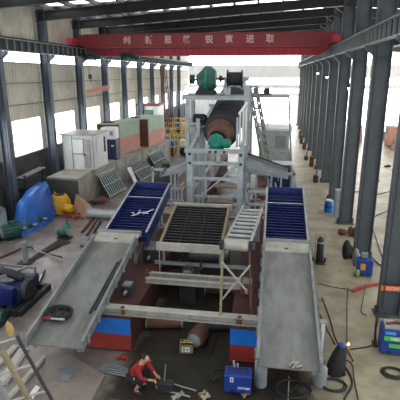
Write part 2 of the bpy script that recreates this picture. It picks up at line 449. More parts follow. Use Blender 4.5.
part('end_truck',B().box(-13.5,-13.1,29.2,33.6,9.85,10.25).lathe((-13.42,29.6,9.98),(-13.2,29.6,9.92),[(0,.15),(.22,.15)]).lathe((-13.42,33.2,9.98),(-13.2,33.2,9.92),[(0,.15),(.22,.15)]),'crane',t)
part('end_truck',B().box(3.3,3.75,29.2,33.6,9.85,10.25).lathe((3.58,29.6,9.98),(3.76,29.6,9.98),[(0,.15),(.22,.15)]).lathe((3.58,33.2,9.98),(3.76,33.2,9.98),[(0,.15),(.22,.15)]),'crane',t)
gl=rootloc(g1)
for ch,px in zip('创新思路锐意进取',(127,149,168,187,209,229,250,270)):
    q=GY(px,41.5,30.05)
    text('slogan_character',ch,.52,(q.x-gl.x,30.035-gl.y,10.1-gl.z),(PI/2,0,0),'lett',g1,True)
# festoon line under the bridge
b=B(); 
for i in range(36):
    x=-12.4+i*.42
    b.bar((x,30.0,9.62),(x,30.0,9.30-(.06 if i%2 else 0)),.03,.05)
part('festoon_cable',b.tube([(-12.4,30.0,9.6),(2.9,30.0,9.6)],.02,6),'dark',t)
for (px,lab) in ((128,'dark hoist trolley hanging under the red crane above the third left window'),(90,'dark hoist trolley under the left end of the red crane')):
    q=GY(px,56,31.3); h=thing('hoist_trolley',lab,'hoist',(q.x,31.3,8.9),'hoists under the crane')
    part('trolley_frame',B().box(-.45,.45,-.5,.5,.35,.5).box(-.4,-.3,-.45,.45,.1,.4).box(.3,.4,-.45,.45,.1,.4),'dark',h,local=True)
    part('rope_drum',B().lathe((-.4,0,.22),(.4,0,.22),[(0,.24),(.06,.24),(.06,.18),(.74,.18),(.74,.24),(.8,.24)],16),'greend',h,local=True)
    part('motor',B().lathe((.4,0,.22),(.8,0,.22),[(0,.16),(.36,.16),(.4,.1)],14),'greend',h,local=True)
q=GY(98,89,31.3)
t=thing('lifting_beam','pink-red lifting beam hanging on ropes below the left crane hoist','lifting beam',(q.x,31.3,q.z-.2))
part('beam',B().bar((-.85,0,.0),(.85,0,.36),.2,.24).bar((-.9,0,-.2),(.8,0,.14),.1,.06),'salmon',t,local=True)
ropes=B().tube([(-.3,0,.18),(-.55,0,1.0),(-.6,0,2.2)],.012,5).tube([(.35,0,.3),(-.5,0,1.0)],.012,5)
part('rope',ropes,'dark',t,local=True)
part('hook_block',B().box(-.62,-.42,-.08,.08,.9,1.2).tube([(-.52,0,.9),(-.52,0,.78),(-.44,0,.7),(-.42,0,.78)],.025,6),'dark',t,local=True)
# next bay's crane, a red girder seen between columns
t=thing('bridge_crane','red crane girder of the next bay glimpsed between the right columns','crane',(12,25.3,10.2))
part('girder',B().box(5.2,19.5,25,25.5,10.25,11.0),'crane',t)
part('end_truck',B().box(4.85,5.2,24,26.6,9.83,10.3),'crane',t)

# ============================================================ DREDGER HULLS
HZ=1.15
def hull(x0,x1,y0,y1,lab,inner,extra):
    t=thing('hull_pontoon',lab,'pontoon',((x0+x1)/2,(y0+y1)/2,0),'dredger hull pontoons')
    zb=.60
    part('lower_hull',B().box(x0,x1,y0,y0+.06,.08,zb),'red',t,label='red painted lower half of the front')
    part('lower_hull',B().box(x0,x1,y0+.06,y1,.08,zb),'redd',t,label='dark red primed sides')
    part('upper_hull',B().box(x0,x1,y0,y0+.06,zb,HZ-.02),'sky',t,label='bright blue painted upper band')
    part('upper_hull',B().box(x0,x1,y0+.06,y1,zb,HZ-.02),'redd',t,label='dark red primed rear part')
    part('deck',B().box(x0-.03,x1+.03,y0-.03,y1,HZ-.02,HZ+.02),'redd',t)
    b=B(); xi=x1 if inner>0 else x0
    y=y0+1.2
    while y<y1: b.box(xi-.03,xi+.03,y-.04,y+.04,.1,HZ-.03) ; y+=1.5
    parts('frame_rib',b,'redd',t)
    sk=B(); y=y0+.4
    while y<y1: sk.box(x0+.1,x1-.1,y,y+.3,0,.08); y+=3
    parts('support_block',sk,'wood',t)
    b=B()
    for y in (y0+.15,y0+2.8): 
        b.tube([(xi-inner*.25,y,HZ),(xi-inner*.25,y,HZ+.28)],.06,10); b.tube([(xi-inner*.4,y,HZ+.2),(xi-inner*.1,y,HZ+.2)],.03,8)
    parts('bollard',b,'rust',t,6)
    return t
hull(-6.2,-3.87,11.2,40,'red and blue hull pontoon under the left sluice, beside the crouching person',1,0)
hull(-.94,1.42,11.2,40,'red and blue hull pontoon under the right sluice, behind the blue welder',-1,0)
# cross beams between the hulls
def beam_thing(a,b_,w,h,lab,m='pale',nm='cross_beam',cat='beam',grp='beams across the hulls'):
    a=Vector(a); b_=Vector(b_); t=thing(nm,lab,cat,(a+b_)/2,grp)
    d=(b_-a)
    part('web',B().bar(a,b_,.02,h),m,t); up=Vector((0,0,1))
    part('top_flange',B().bar(a+up*h/2,b_+up*h/2,w,.02),m,t); part('bottom_flange',B().bar(a-up*h/2,b_-up*h/2,w,.02),m,t)
    st=B(); n_=int(d.length/.6)
    for i in range(1,n_):
        p=a+d*(i/n_); dn=d.normalized(); st.bar(p-dn*.01,p+dn*.01,w*.9,h)
    part('stiffeners',st,m,t)
    return t
beam_thing((-4.85,11.42,HZ+.13),(-.15,11.42,HZ+.13),.28,.2,'long pale steel beam lying across the front ends of both hulls')
beam_thing((-4.05,13.55,HZ+.1),(-.75,13.55,HZ+.1),.14,.16,'front one of the paired grey beams crossing the hull well')
beam_thing((-4.05,14.0,HZ+.1),(-.75,14.0,HZ+.1),.14,.16,'rear one of the paired grey beams crossing the hull well')
for i,y in enumerate((17.2,20.6,24.0)):
    beam_thing((-4.3,y,HZ+.12),(-.5,y,HZ+.12),.2,.2,'grey cross beam low between the hulls %s'%('under the centre sluice','right under the front of the drum frame','under the middle of the drum')[i],'grey')

# ============================================================ SLUICES
S=.23
def pz(y,z0=1.1,y0=9.7): return z0+S*(y-y0)
def sluice(x0,x1,yf,yt,lab,side,grp='inclined sluices'):
    ym=14.55; yr=15.15
    t=thing('sluice_chute',lab,'sluice',((x0+x1)/2,yf,0),grp)
    def slab(xa,xb,ya,yb,dz0,dz1,m,nm,lab=None,par=None,mb=None):
        b=mb or B()
        b.add([(xa,ya,pz(ya)+dz0),(xb,ya,pz(ya)+dz0),(xb,yb,pz(yb)+dz0),(xa,yb,pz(yb)+dz0),(xa,ya,pz(ya)+dz1),(xb,ya,pz(ya)+dz1),(xb,yb,pz(yb)+dz1),(xa,yb,pz(yb)+dz1)],
              [(0,1,2,3),(4,5,6,7),(0,1,5,4),(1,2,6,5),(2,3,7,6),(3,0,4,7)])
        if mb is None: return part(nm,b,m,par or t,label=lab)
    slab(x0,x1,yf,ym,-.03,0,'plate','chute_pan','worn grey plate floor')
    for xs in (x0,x1):
        b=B(); slab(xs-.02,xs+.02,yf,ym,-.1,.22,None,None,mb=b); slab(xs-.04,xs+.04,yf,ym,.2,.225,None,None,mb=b)
        sw=part('side_wall',b,'rimsteel',t)
        b=B(); y=yf+.3
        while y<ym: 
            p=Vector((xs+(.06 if xs==x1 else -.06),y,pz(y)+.05)); b.box(p.x-.03,p.x+.03,y-.03,y+.03,p.z-.12,p.z+.15); y+=.75
        parts('wall_bracket',b,'grey',sw)
    # joint line in the pan
    xm=(x0+x1)/2
    b=B(); slab(xm-.006,xm+.006,yf,ym,.0,.004,None,None,mb=b); part('weld_seam',b,'grey',t)
    # pale step plate
    b=B(); slab(x0-.02,x1+.02,ym-.12,yr-.1,.0,.03,None,None,mb=b)
    st=part('step_plate',b.box(x0-.02,x1+.02,ym-.13,ym-.11,pz(ym)-.1,pz(ym)+.02),'pale',t,label='pale plate between the pan and the blue box')
    part('step_hole',B().lathe(((x0+x1)/2,ym+.1,pz(ym+.1)+.025),((x0+x1)/2,ym+.1,pz(ym+.1)+.04),[(0,.07),(.012,.07)],12),'dark',st)
    b=B(); slab(x0-.05,x1+.05,yr-.14,yr-.02,-.1,.08,None,None,mb=b); part('step_rail',b,'grey',t)
    # blue riffle box
    if side<0 and x0<-5: x0+=.2; x1+=.22
    box=B(); slab(x0,x1,yr,yt,-.38,-.34,None,None,mb=box)
    bx=part('riffle_box_floor',box,'navy',t)
    for xs in (x0,x1):
        b=B(); slab(xs-.025,xs+.025,yr,yt,-.55,.02,None,None,mb=b); part('riffle_box_side',b,'blue',t)
        b=B(); slab(xs-.04,xs+.04,yr,yt,.02,.045,None,None,mb=b); part('rim',b,'steel',t)
    b=B().box(x0,x1,yt-.03,yt+.03,pz(yt)-.4,pz(yt)+.04); part('riffle_box_back',b,'blue',t)
    y=yr+.14; i=0
    while y<yt-.5:
        part('riffle_bar',B().bar((x0+.03,y,pz(y)-.25),(x1-.03,y,pz(y)-.25),.03,.12,up=(0,-.6,1)),'blue' ,t); y+=.2; i+=1
    part('cross_tie',B().tube([(x0,yr+2.6,pz(yr+2.6)+.03),(x1,yr+2.6,pz(yr+2.6)+.03)],.02,6),'frame',t)
    part('inner_step',B().box(x0+.03,x1-.03,yt-.5,yt-.42,pz(yt-.4)-.34,pz(yt-.4)-.12),'navy',t)
    # underframe and legs
    if side<0 and x0<-5: x0-=.2; x1-=.22
    b=B()
    for xs in (x0+.15,x1-.15): slab(xs-.05,xs+.05,yf+.1,ym,-.2,-.03,None,None,mb=b)
    for q in range(4): 
        y=yf+.4+q*1.4; b.box(x0+.05,x1-.05,y-.04,y+.04,pz(y)-.16,pz(y)-.03)
    part('underframe',b,'grey',t)
    for xs in (x0+.2,x1-.2):
        part('leg',B().box(xs-.05,xs+.05,11.6,11.7,HZ+.02,pz(11.65)-.2),'grey',t)
        part('leg',B().box(xs-.05,xs+.05,15.0,15.1,HZ+.02,pz(15.05)-.3),'grey',t)
        part('leg',B().box(xs-.05,xs+.05,18.6,18.7,HZ+.02,pz(18.65)-.4),'grey',t)
    b=B(); xi=x1-.2 if side<0 else x0+.2
    for (ya,yb_) in ((11.7,15),(15.1,18.6)): b.bar((xi,ya,HZ+.1),(xi,yb_,pz(yb_)-.5),.05,.05)
    part('brace',b,'grey',t)
    return t
SL=sluice(-6.22,-4.66,9.65,19.1,'long grey sluice with blue riffle box on the left hull, hose lying in it',-1)
SR=sluice(-.12,1.40,9.66,19.1,'long grey sluice with blue riffle box and empty pan on the right hull',1)
# branch of white twine in the left riffle box
b=B(); q=Vector((-5.1,16.6,pz(16.6)-.12))
for (a,c) in (((-.3,-.2,0),(.25,.3,.05)),((-.1,0,0),(-.1,.35,.1)),((.1,.1,0),(.35,-.05,.08)),((-.2,-.1,0),(-.4,.1,.05)),((.2,.25,.02),(.45,.45,.1))):
    b.tube([q+Vector(a),q+(Vector(a)+Vector(c))*.5+Vector((.03,0,.05)),q+Vector(c)],.018,5)
solo('pale_cord','pale frayed cord lying on the bars of the left blue riffle box','cord',b,'white')
# long flat bar lying on the left pan
b=B(); 
for (x,o) in ((-4.95,0),(-4.85,.15)):
    b.bar((x,10.9+o,pz(10.9+o)+.03),(x+.03,13.3+o,pz(13.3+o)+.03),.05,.04)
solo('angle_bar','two long dark angle bars lying along the right edge of the left sluice pan','bar',b,'dark')
# hose reel and tool lying at the left sluice foot
q=Vector((-5.75,10.7,pz(10.7)))
t=thing('hose_bundle','black coiled hose bundle with red grip lying on the lower left sluice','hose',q)
b=B(); 
for i in range(4):
    pts=[Vector((.3*math.cos(a)*(1+.08*i),.22*math.sin(a),.05+.045*i+.23*.22*math.sin(a))) for a in [j*PI/8 for j in range(17)]]
    b.tube(pts,.03,6,caps=False)
part('coil',b,'black',t,local=True)
part('inner_loop',B().tube([(-.15,-.15,.05),(-.1,.15,.2),(.12,.18,.22),(.1,-.12,.1)],.035,6),'black',t,local=True)
part('red_grip',B().tube([(-.45,-.2,.02),(-.15,-.22,.06)],.05,8),'red',t,local=True)
part('steel_nozzle',B().tube([(-.15,-.24,.06),(.25,-.26,.08)],.035,8),'steel',t,local=True)
solo('loose_clamp','small steel and white clamp lying on the front lip of the right sluice','clamp',
     B().tube([(.65,9.72,1.14),(.75,9.8,1.2),(.85,9.7,1.14),(.95,9.75,1.16)],.03,6).tube([(.72,9.65,1.13),(.88,9.85,1.19)],.025,6).ball((.8,9.74,1.2),.05,6),'pale')
# ---------------- centre sluice
t=thing('centre_sluice','dark riffle-barred sluice in the middle between the two blue boxes','sluice',(-2.6,14.6,1.2))
cx0,cx1,cy0,cy1=-3.78,-1.60,14.55,17.35
def sl(mb,xa,xb,ya,yb,d0,d1):
    mb.add([(xa,ya,pz(ya)+d0),(xb,ya,pz(ya)+d0),(xb,yb,pz(yb)+d0),(xa,yb,pz(yb)+d0),(xa,ya,pz(ya)+d1),(xb,ya,pz(ya)+d1),(xb,yb,pz(yb)+d1),(xa,yb,pz(yb)+d1)],
              [(0,1,2,3),(4,5,6,7),(0,1,5,4),(1,2,6,5),(2,3,7,6),(3,0,4,7)]); return mb
part('pan',sl(B(),cx0,cx1,cy0,cy1,-.25,-.22),'black',t)
for i in range(15):
    y=cy0+.15+i*.185
    part('riffle_bar',B().bar((cx0+.05,y,pz(y)-.08),(cx1-.05,y,pz(y)-.08),.05,.1,up=(0,-.5,1)),'dark',t)
for xs in (cx0+.66,cx0+1.33): part('divider',sl(B(),xs-.008,xs+.008,cy0,cy1,-.1,-.01),'dark',t)
for xs in (cx0,cx1): part('side_rail',sl(B(),xs-.045,xs+.045,cy0-.1,cy1+.1,-.2,.03),'tan',t,label='tan painted side rail')
part('front_rail',B().box(cx0-.1,cx1+.1,cy0-.14,cy0,pz(cy0)-.22,pz(cy0)+.06),'pale',t)
part('back_rail',B().box(cx0-.1,cx1+.1,cy1,cy1+.1,pz(cy1)-.2,pz(cy1)+.06),'pale',t)
for xs in (cx0+.05,cx1-.05):
    for y in (14.9,17.0): part('leg',B().bar((xs,y,HZ+.23),(xs,y,pz(y)-.2),.08,.08),'grey',t)
parts('leg_tie',B().box(cx0,cx1,16.95,17.05,HZ+.2,HZ+.3).box(cx0-.3,cx1+.9,14.85,14.95,HZ+.12,HZ+.24).box(cx0-.3,cx1+.9,16.9,17.1,HZ+.02,HZ+.2),'grey',t)
# sling chain at left corner of the centre sluice
b=B(); q=Vector((cx0,cy0-.1,pz(cy0)-.1))
for i in range(14):
    z=q.z-.03-.075*i; 
    b.tube([(q.x+(.02 if i%2 else 0),q.y-.02*(1 if i%2 else 0),z),(q.x,q.y,z-.06)],.018 if i%2 else .026,6)
solo('hanging_chain','pale link chain hanging from the front left corner of the centre sluice','chain',b,'pale')
# pump below the centre sluice
t=thing('pump','small dark flanged pump standing in the hull well below the centre sluice','pump',(-2.75,14.55,0))
part('pump_stand',B().box(-.3,.3,-.25,.25,0,.9).box(-.4,.4,-.3,.3,.9,.94),'dark',t,local=True)
part('pump_casing',B().lathe((0,.05,1.2),(0,-.25,1.2),[(0,.2),(.05,.25),(.22,.25),(.3,.14)],18).tube([(.2,0,1.2),(.45,0,1.35),(.45,0,1.6)],.06,8),'dark',t,local=True)
part('flange',B().lathe((0,-.25,1.2),(0,-.3,1.2),[(0,.17),(.05,.17)],18).lathe((0,-.3,1.2),(0,-.34,1.2),[(0,.1),(.04,.1)],14),'grey',t,local=True)

# ---------------- tailings conveyor
ca=Vector((-1.0,11.85,3.62)); cb=Vector((-.82,16.2,3.42))
a1=GY(236,246,11.9); b1=GY(253,207,16.4); ca=a1; cb=b1
d=(cb-ca).normalized(); r=Vector((d.y,-d.x,0)).normalized(); W=.36
t=thing('belt_conveyor','pale steel roller conveyor without its belt, beside the centre sluice','conveyor',(ca.x,ca.y,HZ+.3))
for s in (-1,1): part('side_rail',B().bar(ca+r*s*W,cb+r*s*W,.06,.14),'pale',t)
L=(cb-ca).length
for i in range(9):
    p=ca+d*(.45+i*(L-.6)/9); part('roller',B().tube([p-r*W*.95,p+r*W*.95],.07,10),'steel',t); 
p=ca+d*.1; part('head_drum',B().lathe(p-r*(W*.92),p+r*(W*.92),[(0,.15),(.02,.17),(W*1.84-.02,.17),(W*1.84,.15)],20),'pale',t,label='large pale head drum')
parts('drum_bearing',B().box(ca.x-.47,ca.x-.36,ca.y-.05,ca.y+.2,ca.z-.12,ca.z+.1).box(ca.x+.36,ca.x+.47,ca.y-.05,ca.y+.2,ca.z-.12,ca.z+.1),'dark',t)
part('under_plate',B().bar(ca+Vector((0,.3,-.12)),cb-Vector((0,0,.12)),W*1.9,.02),'dark',t)
part('leg',B().bar(ca-r*.38-Vector((0,-.02,.08)),(ca.x-.36,11.42,HZ+.24),.07,.07),'tan',t,label='tan front leg')
part('leg',B().bar(ca+r*.38-Vector((0,-.02,.08)),(ca.x+.5,11.75,HZ+.02),.05,.05),'rust',t,label='rusty front leg')
part('leg',B().bar(cb-r*.33-Vector((0,0,.08)),(cb.x-.33,16.3,HZ+.2),.05,.05),'rust',t)
part('leg',B().bar(cb+r*.33-Vector((0,0,.08)),(cb.x+.33,16.3,HZ+.02),.05,.05),'rust',t)
m1=GY(222,262,11.6); m2=GY(250,266,11.7); m3=GY(246,290,11.6); m4=GY(222,300,11.6)
part('cross_brace',B().bar(m1,m3,.03,.05),'pale',t); part('cross_brace',B().bar(m2+Vector((0,.05,0)),m4+Vector((0,.05,0)),.03,.05),'pale',t)

# ============================================================ TROMMEL
da=GY(217.5,139,21.0); db=GY(236,97,28.2); dd=(db-da).normalized(); DL=(db-da).length
t=thing('trommel_drum','big dark rotating screen drum ringed with bands, rusty at its lower end','drum',(-2.45,24.5,4.2))
part('shell',B().lathe(da+dd*.8,db,[(0,.66),(.1,.76),(.5,.80),(DL-1.8,.84),(DL-1.2,.86),(DL-.8,.8)],36),'black',t)
for i in range(17):
    p=da+dd*(1.0+i*.31); rr=.79+.004*i; part('band',B().lathe(p,p+dd,[(0,rr),(.02,rr+.07),(.1,rr+.07),(.12,rr)],36),'dark',t)
part('lower_ring',B().lathe(da,db,[(0,.44),(.05,.48),(.15,.52),(.75,.60),(.82,.70),(.92,.70),(.94,.66)],36),'brown',t,label='rusty brown discharge ring')
part('upper_ring',B().lathe(da+dd*(DL-.9),db+dd*2,[(0,.82),(.1,.98),(.5,.98),(.55,.8)],36),'grey',t,label='grey riding ring at the upper end')
part('end_opening',B().lathe(da-dd*.01,da,[(0,.40),(.008,.40)],30),'black',t)
part('centre_shaft',B().tube([da-dd*.25,da+dd*.3],.12,14),'grey',t)
# green drive motor
q=GY(216,143.5,20.4)
t=thing('drive_gearbox','bright green ribbed gearbox mounted under the front of the drum','gearbox',(q.x,20.4,4.72))
b=B().lathe((0,.3,.28),(0,-.12,.28),[(0,.36),(.3,.40),(.42,.3)],8)
part('housing',b,'green',t,local=True,bevel=.03)
part('cover_plate',B().lathe((.0,-.12,.28),(0,-.2,.28),[(0,.25),(.08,.2)],16),'green',t,local=True)
part('side_motor',B().lathe((.2,.05,.25),(.68,.05,.2),[(0,.22),(.36,.22),(.48,.15)],16),'green',t,local=True)
rb=B()
for i in range(8):
    a=2*PI*i/8; rb.tube([(.31*math.cos(a),-.12,.28+.31*math.sin(a)),(.31*math.cos(a),-.17,.28+.31*math.sin(a))],.03,6)
parts('bolt',rb,'greend',t,3,local=True)
part('foot',B().box(-.35,.35,-.1,.3,-.1,-.02),'greend',t,local=True)

# main frame
XA,XB=-3.68,-1.36
t=thing('drum_frame','grey square-tube frame carrying the big screen drum over the hull well','frame',(-2.5,22,HZ))
FY=(20.05,24.0,28.0)
for y in FY:
    for xs in (XA,XB):
        ztop=4.65 if y<21 else 4.75+ (y-21)*.2
        b=B().box(xs-.12,xs+.12,y-.12,y+.12,HZ+.23,ztop)
        p_=part('post',b,'frame',t)
        if y<21:
            h=B()
            for z in (4.5,4.08): h.box(xs-.06,xs+.06,y-.128,y-.12,z-.06,z+.06)
            parts('tube_mouth',h,'black',p_)
    part('cross_beam',B().box(XA-.25,XB+.12,y-.08,y+.08,(4.65 if y<21 else 4.75+(y-21)*.2)-.1,(4.65 if y<21 else 4.75+(y-21)*.2)+.08),'frame',t)
part('cross_beam',B().box(XA,XB,20.0,20.12,4.0,4.16),'frame',t)
part('cross_beam',B().box(XA,XB,20.0,20.12,3.3,3.42),'frame',t)
part('cross_beam',B().box(XA,XB,20.0,20.12,2.45,2.55),'frame',t)
for xs in (XA,XB):
    part('long_beam',B().bar((xs,20.0,4.6),(xs,28.2,6.1),.16,.2),'frame',t)
    part('long_beam',B().bar((xs,20.2,2.6),(xs,28,2.6),.12,.14),'frame',t)
    part('diagonal_brace',B().bar((xs,20.2,2.6),(xs,24,4.9),.1,.1),'frame',t); part('diagonal_brace',B().bar((xs,24,2.6),(xs,28,5.6),.1,.1),'frame',t)
part('diagonal_brace',B().bar((-3.2,20.06,2.5),(-1.5,20.06,4.0),.07,.07),'frame',t)
part('middle_post',B().box(-3.0,-2.9,20.0,20.1,2.5,3.35).box(-2.45,-2.3,20.0,20.1,4.1,4.6),'frame',t)
h=B()
for x in (-2.75,-2.5,-2.1): h.box(x-.06,x+.06,19.955,19.965,4.57,4.67)
parts('bolt_hole',h,'black',t)
# tower platform left, carrying winch
t=thing('winch_tower','tall grey tube tower left of the drum with winch platform on top','tower',(-3.8,22.6,HZ),'towers around the drum')
PL=7.0
for (x,y) in ((-4.15,22.0),(-4.15,23.6),(-3.62,22.0),(-3.62,23.6)):
    part('post',B().box(x-.09,x+.09,y-.09,y+.09,HZ+.02,PL-.1 if x<-4 else 5.9),'frame',t)
for (x,y) in ((-1.3,22.0),(-1.3,23.6)):
    part('post',B().box(x-.09,x+.09,y-.09,y+.09,HZ+.02,7.45),'frame',t)
part('platform_beam',B().box(-4.4,-1.2,21.9,22.05,PL-.2,PL-.02),'frame',t)
part('platform_beam',B().box(-4.4,-1.2,23.5,23.65,PL-.2,PL-.02),'frame',t)
parts('platform_beam',B().box(-4.24,-4.08,22.05,23.5,PL-.2,PL-.03).box(-2.7,-2.55,22.05,23.5,PL-.2,PL-.03),'frame',t)
part('platform_plate',B().box(-4.35,-2.5,21.92,23.62,PL-.02,PL+.02),'sheet',t)
part('shelf_beam',B().box(-4.2,-3.5,21.95,22.05,5.6,5.7).box(-4.2,-3.5,21.95,22.05,4.6,4.7),'frame',t)
part('shelf',B().box(-4.24,-3.25,21.92,23.4,5.5,5.55),'sheet',t)
part('winch_cradle',B().box(-2.35,-2.2,21.95,23.6,PL+.02,PL+.35).box(-1.42,-1.3,21.95,23.6,PL+.02,PL+.35).box(-2.35,-2.2,21.95,22.05,PL-.1,PL+.05),'frame',t)
part('diagonal_brace',B().bar((-4.15,22,4.0),(-3.62,22,5.5),.06,.06).bar((-2.5,22.0,PL+.03),(-2.2,22.0,PL+.4),.05,.05),'frame',t)
# bull gear / green reducer
t=thing('gear_reducer','dark teal gear reducer with black pulley on top of the winch platform','gearbox',(-3.35,22.7,PL+.02))
part('gear_case',B().lathe((-.45,0,.72),(.5,0,.72),[(0,.22),(.2,.4),(.42,.62),(.72,.62),(.95,.42)],16),'greend',t,local=True)
part('gear_case_rim',B().lathe((.02,0,.72),(.12,0,.72),[(0,.62),(0.01,.66),(.09,.66),(.1,.62)],16),'green',t,local=True)
part('base',B().box(-.45,.5,-.45,.45,0,.18).prism([(-.45,-.3,.18),(.45,-.3,.18),(.25,-.3,.45),(-.25,-.3,.45)],(0,.6,0)),'dark',t,local=True)
part('pulley',B().lathe((-.78,0,.72),(-.58,0,.72),[(0,.25),(.06,.22),(.14,.22),(.2,.25)],18),'black',t,local=True)
part('input_shaft',B().tube([(-.6,0,.72),(-.43,0,.72)],.06,10),'grey',t,local=True)
# winch drum
t=thing('winch_drum','black flanged winch drum beside the teal reducer above the drum','winch',(-1.85,22.7,PL+.37))
part('barrel',B().lathe((-.45,0,.4),(.3,0,.4),[(0,.42),(.05,.42),(.05,.30),(.70,.30),(.70,.42),(.75,.42)],22),'black',t,local=True)
wr=B()
for i in range(9): wr.lathe((-.37+i*.075,0,.4),(-.2+i*.08,0,.4),[(0,.30),(.02,.335),(.05,.335),(.07,.30)],18)
part('rope_winding',wr,'dark',t,local=True)
part('coupling',B().lathe((-.95,0,.4),(-.5,0,.4),[(0,.06),(.12,.06),(.12,.16),(.24,.16),(.24,.07),(.45,.07)],14),'dark',t,local=True)
parts('bearing',B().box(.33,.48,-.15,.15,-.02,.45).box(-.6,-.5,-.12,.12,0,.42).tube([(.3,0,.4),(.62,0,.4)],.1,12),'frame',t,local=True)
# black motor on the shelf
t=thing('electric_motor','black finned motor on the lower shelf of the left tower','motor',(-3.6,22.3,5.57))
part('body',B().lathe((-.33,0,.27),(.4,0,.27),[(0,.16),(.05,.24),(.6,.24),(.68,.2),(.73,.1)],18),'black',t,local=True)
fins=B()
for i in range(10):
    a=2*PI*i/10; fins.bar((-.25,.25*math.cos(a),.27+.25*math.sin(a)),(.25,.25*math.cos(a),.27+.25*math.sin(a)),.02,.04)
part('cooling_fins',fins,'dark',t,local=True); part('foot',B().box(-.25,.25,-.2,.2,-.02,.06),'dark',t,local=True); part('shaft',B().tube([(-.33,0,.27),(-.5,0,.27)],.04,8),'steel',t,local=True)
# white guard panels right of drum
t=thing('guard_frame','pale slatted guard frame leaning at the right side of the drum','guard',(-1.62,21.2,4.72))
a=GY(237,144,20.6); b_=GY(238,116,20.6); 
part('upright',B().box(a.x-.05,a.x+.05,20.55,20.65,4.75,6.1),'frame',t)
for i,(x,zt) in enumerate(((240.5,112),(243.5,109),(246.5,104))):
    p=GY(x,zt,20.9+i*.25); part('slat',B().box(p.x-.04,p.x+.04,p.y-.02,p.y+.02,4.75,p.z),'white',t)
p0=GY(239,114,20.8); p1=GY(247,103,21.4); part('top_rail',B().bar(p0,p1,.06,.1),'white',t)
part('bottom_rail',B().bar((p0.x,p0.y,4.78),(p1.x,p1.y,4.78),.06,.08),'white',t)
# side platforms & trays
def tray(lab,pts,drop,lip,grp,xl):
    t=thing('feed_tray',lab,'tray',(pts[0][0],pts[0][1],pts[0][2]-.3),grp)
    P=[Vector(p) for p in pts]
    part('tray_floor',B().prism(P,(0,0,-.04)),'sheet',t)
    b=B()
    for i in (0,2): b.bar(P[i]+Vector((0,0,lip/2)),P[(i+1)%4]+Vector((0,0,lip/2)),.03,lip)
    part('tray_lip',b,'sheet',t)
    part('edge_strip',B().bar(P[2]+Vector((0,0,lip)),P[3]+Vector((0,0,lip)),.07,.05),'black',t)
    b=B()
    for (u,v) in ((.25,.5),(.85,.5)):
        q=P[0].lerp(P[1],u).lerp(P[3].lerp(P[2],u),v); b.bar(q-Vector((0,0,.04)),(q.x,q.y,HZ+.02),.08,.08)
    part('tray_leg',b,'frame',t)
    return t
tray('long grey feed tray slanting down to the right blue riffle box',[(-1.15,20.3,3.72),(.78,20.0,3.5),(.78,21.2,3.62),(-1.15,22.0,4.1)],0,.14,'feed trays',1)
tray('grey feed tray slanting down to the left blue riffle box',[(-5.1,21.2,3.5),(-5.1,20.0,3.4),(-3.85,20.3,3.65),(-3.85,21.6,3.95)],0,.12,'feed trays',-1)
for (x0,x1,lab) in ((-1.1,1.2,'grey pipe bundle and deck rails crossing in front of the right feed tray'),(-6.0,-3.9,'grey deck rails crossing in front of the left feed tray')):
    t=thing('deck_scaffold',lab,'scaffold',((x0+x1)/2,20.2,HZ),'deck scaffolds')
    for z in (1.7,2.3,2.9): part('rail',B().box(x0,x1,19.55,19.63,z,z+.1),'frame',t)
    part('rail',B().box(x0,x1,21.6,21.7,3.3,3.42).box(x0,x1,21.6,21.7,2.5,2.6),'pale',t)
    for x in (x0+.1,(x0+x1)/2,x1-.1): parts('post',B().box(x-.05,x+.05,21.6,21.7,HZ+.02,3.5).box(x-.04,x+.04,19.55,19.63,HZ+.02,3.0),'frame',t)
    part('diagonal_brace',B().bar((x0+.1,19.6,1.3),((x0+x1)/2,19.6,2.9),.05,.05),'frame',t)
# boards on the deck behind the frame
k=0
for (x0,x1,y,z,m) in ((-3.4,-1.7,21.2,1.42,'pink'),(-3.2,-1.9,22.6,1.42,'pink'),(-1.2,.3,21.6,1.2,'pink'),(-1.1,.2,23.2,1.2,'pink'),(-5.9,-4.6,22.6,1.2,'pink'),(-5.6,-4.4,21.2,1.2,'wood'),(-3.3,-1.6,26,1.42,'pink'),(-1.0,.1,25.3,1.2,'wood')):
    b=B(); n_=3
    for i in range(n_): b.box(x0,x1,y+i*.32,y+i*.32+.27,z,z+.08)
    bb=B()
    where=['front boards under the drum','second boards under the drum','boards on the right hull by the frame','boards further back on the right hull','boards at the back of the left hull','short timber boards behind the left tray','rear boards under the drum','timber boards behind the guard frame'][k]
    t=thing('deck_boards','dusty pink-brown %s'%where,'planks',((x0+x1)/2,y,z),'deck boards')
    for i in range(n_): part('board',B().box(x0+random.uniform(-.1,.1),x1+random.uniform(-.1,.1),y+i*.32,y+i*.32+.27,z,z+.08),m,t)
    parts('bearer',B().box(x0+.2,x0+.3,y,y+.9,z-.05 if z<1.3 else z-.25,z).box(x1-.3,x1-.2,y,y+.9,z-.05 if z<1.3 else z-.25,z),'wood',t)
    k+=1
# conveyor stacker lattice + gantry right of the drum
def lattice(a,b_,w,h,step,m,t,ch=.05):
    a=Vector(a); b_=Vector(b_); d=(b_-a); Ln=d.length; d=d.normalized(); r=d.cross(Vector((0,0,1))).normalized(); u=r.cross(d).normalized()
    for sx in (-1,1):
        for sz in (-1,1): part('chord',B().bar(a+r*sx*w/2+u*sz*h/2,b_+r*sx*w/2+u*sz*h/2,ch,ch),m,t)
    n_=max(2,int(Ln/step))
    lc=B()
    for i in range(n_+1):
        p=a+d*(Ln*i/n_)
        for sz in (-1,1): lc.bar(p-r*w/2+u*sz*h/2,p+r*w/2+u*sz*h/2,ch*.8,ch*.8)
        if i<n_:
            q=a+d*(Ln*(i+1)/n_)
            for sx in (-1,1): lc.bar(p+r*sx*w/2-u*h/2,q+r*sx*w/2+u*h/2,ch*.7,ch*.7)
    part('lacing',lc,m,t)
t=thing('lattice_boom','grey lattice boom sloping down beside the drum towards the right hull','boom',(.1,26,HZ))
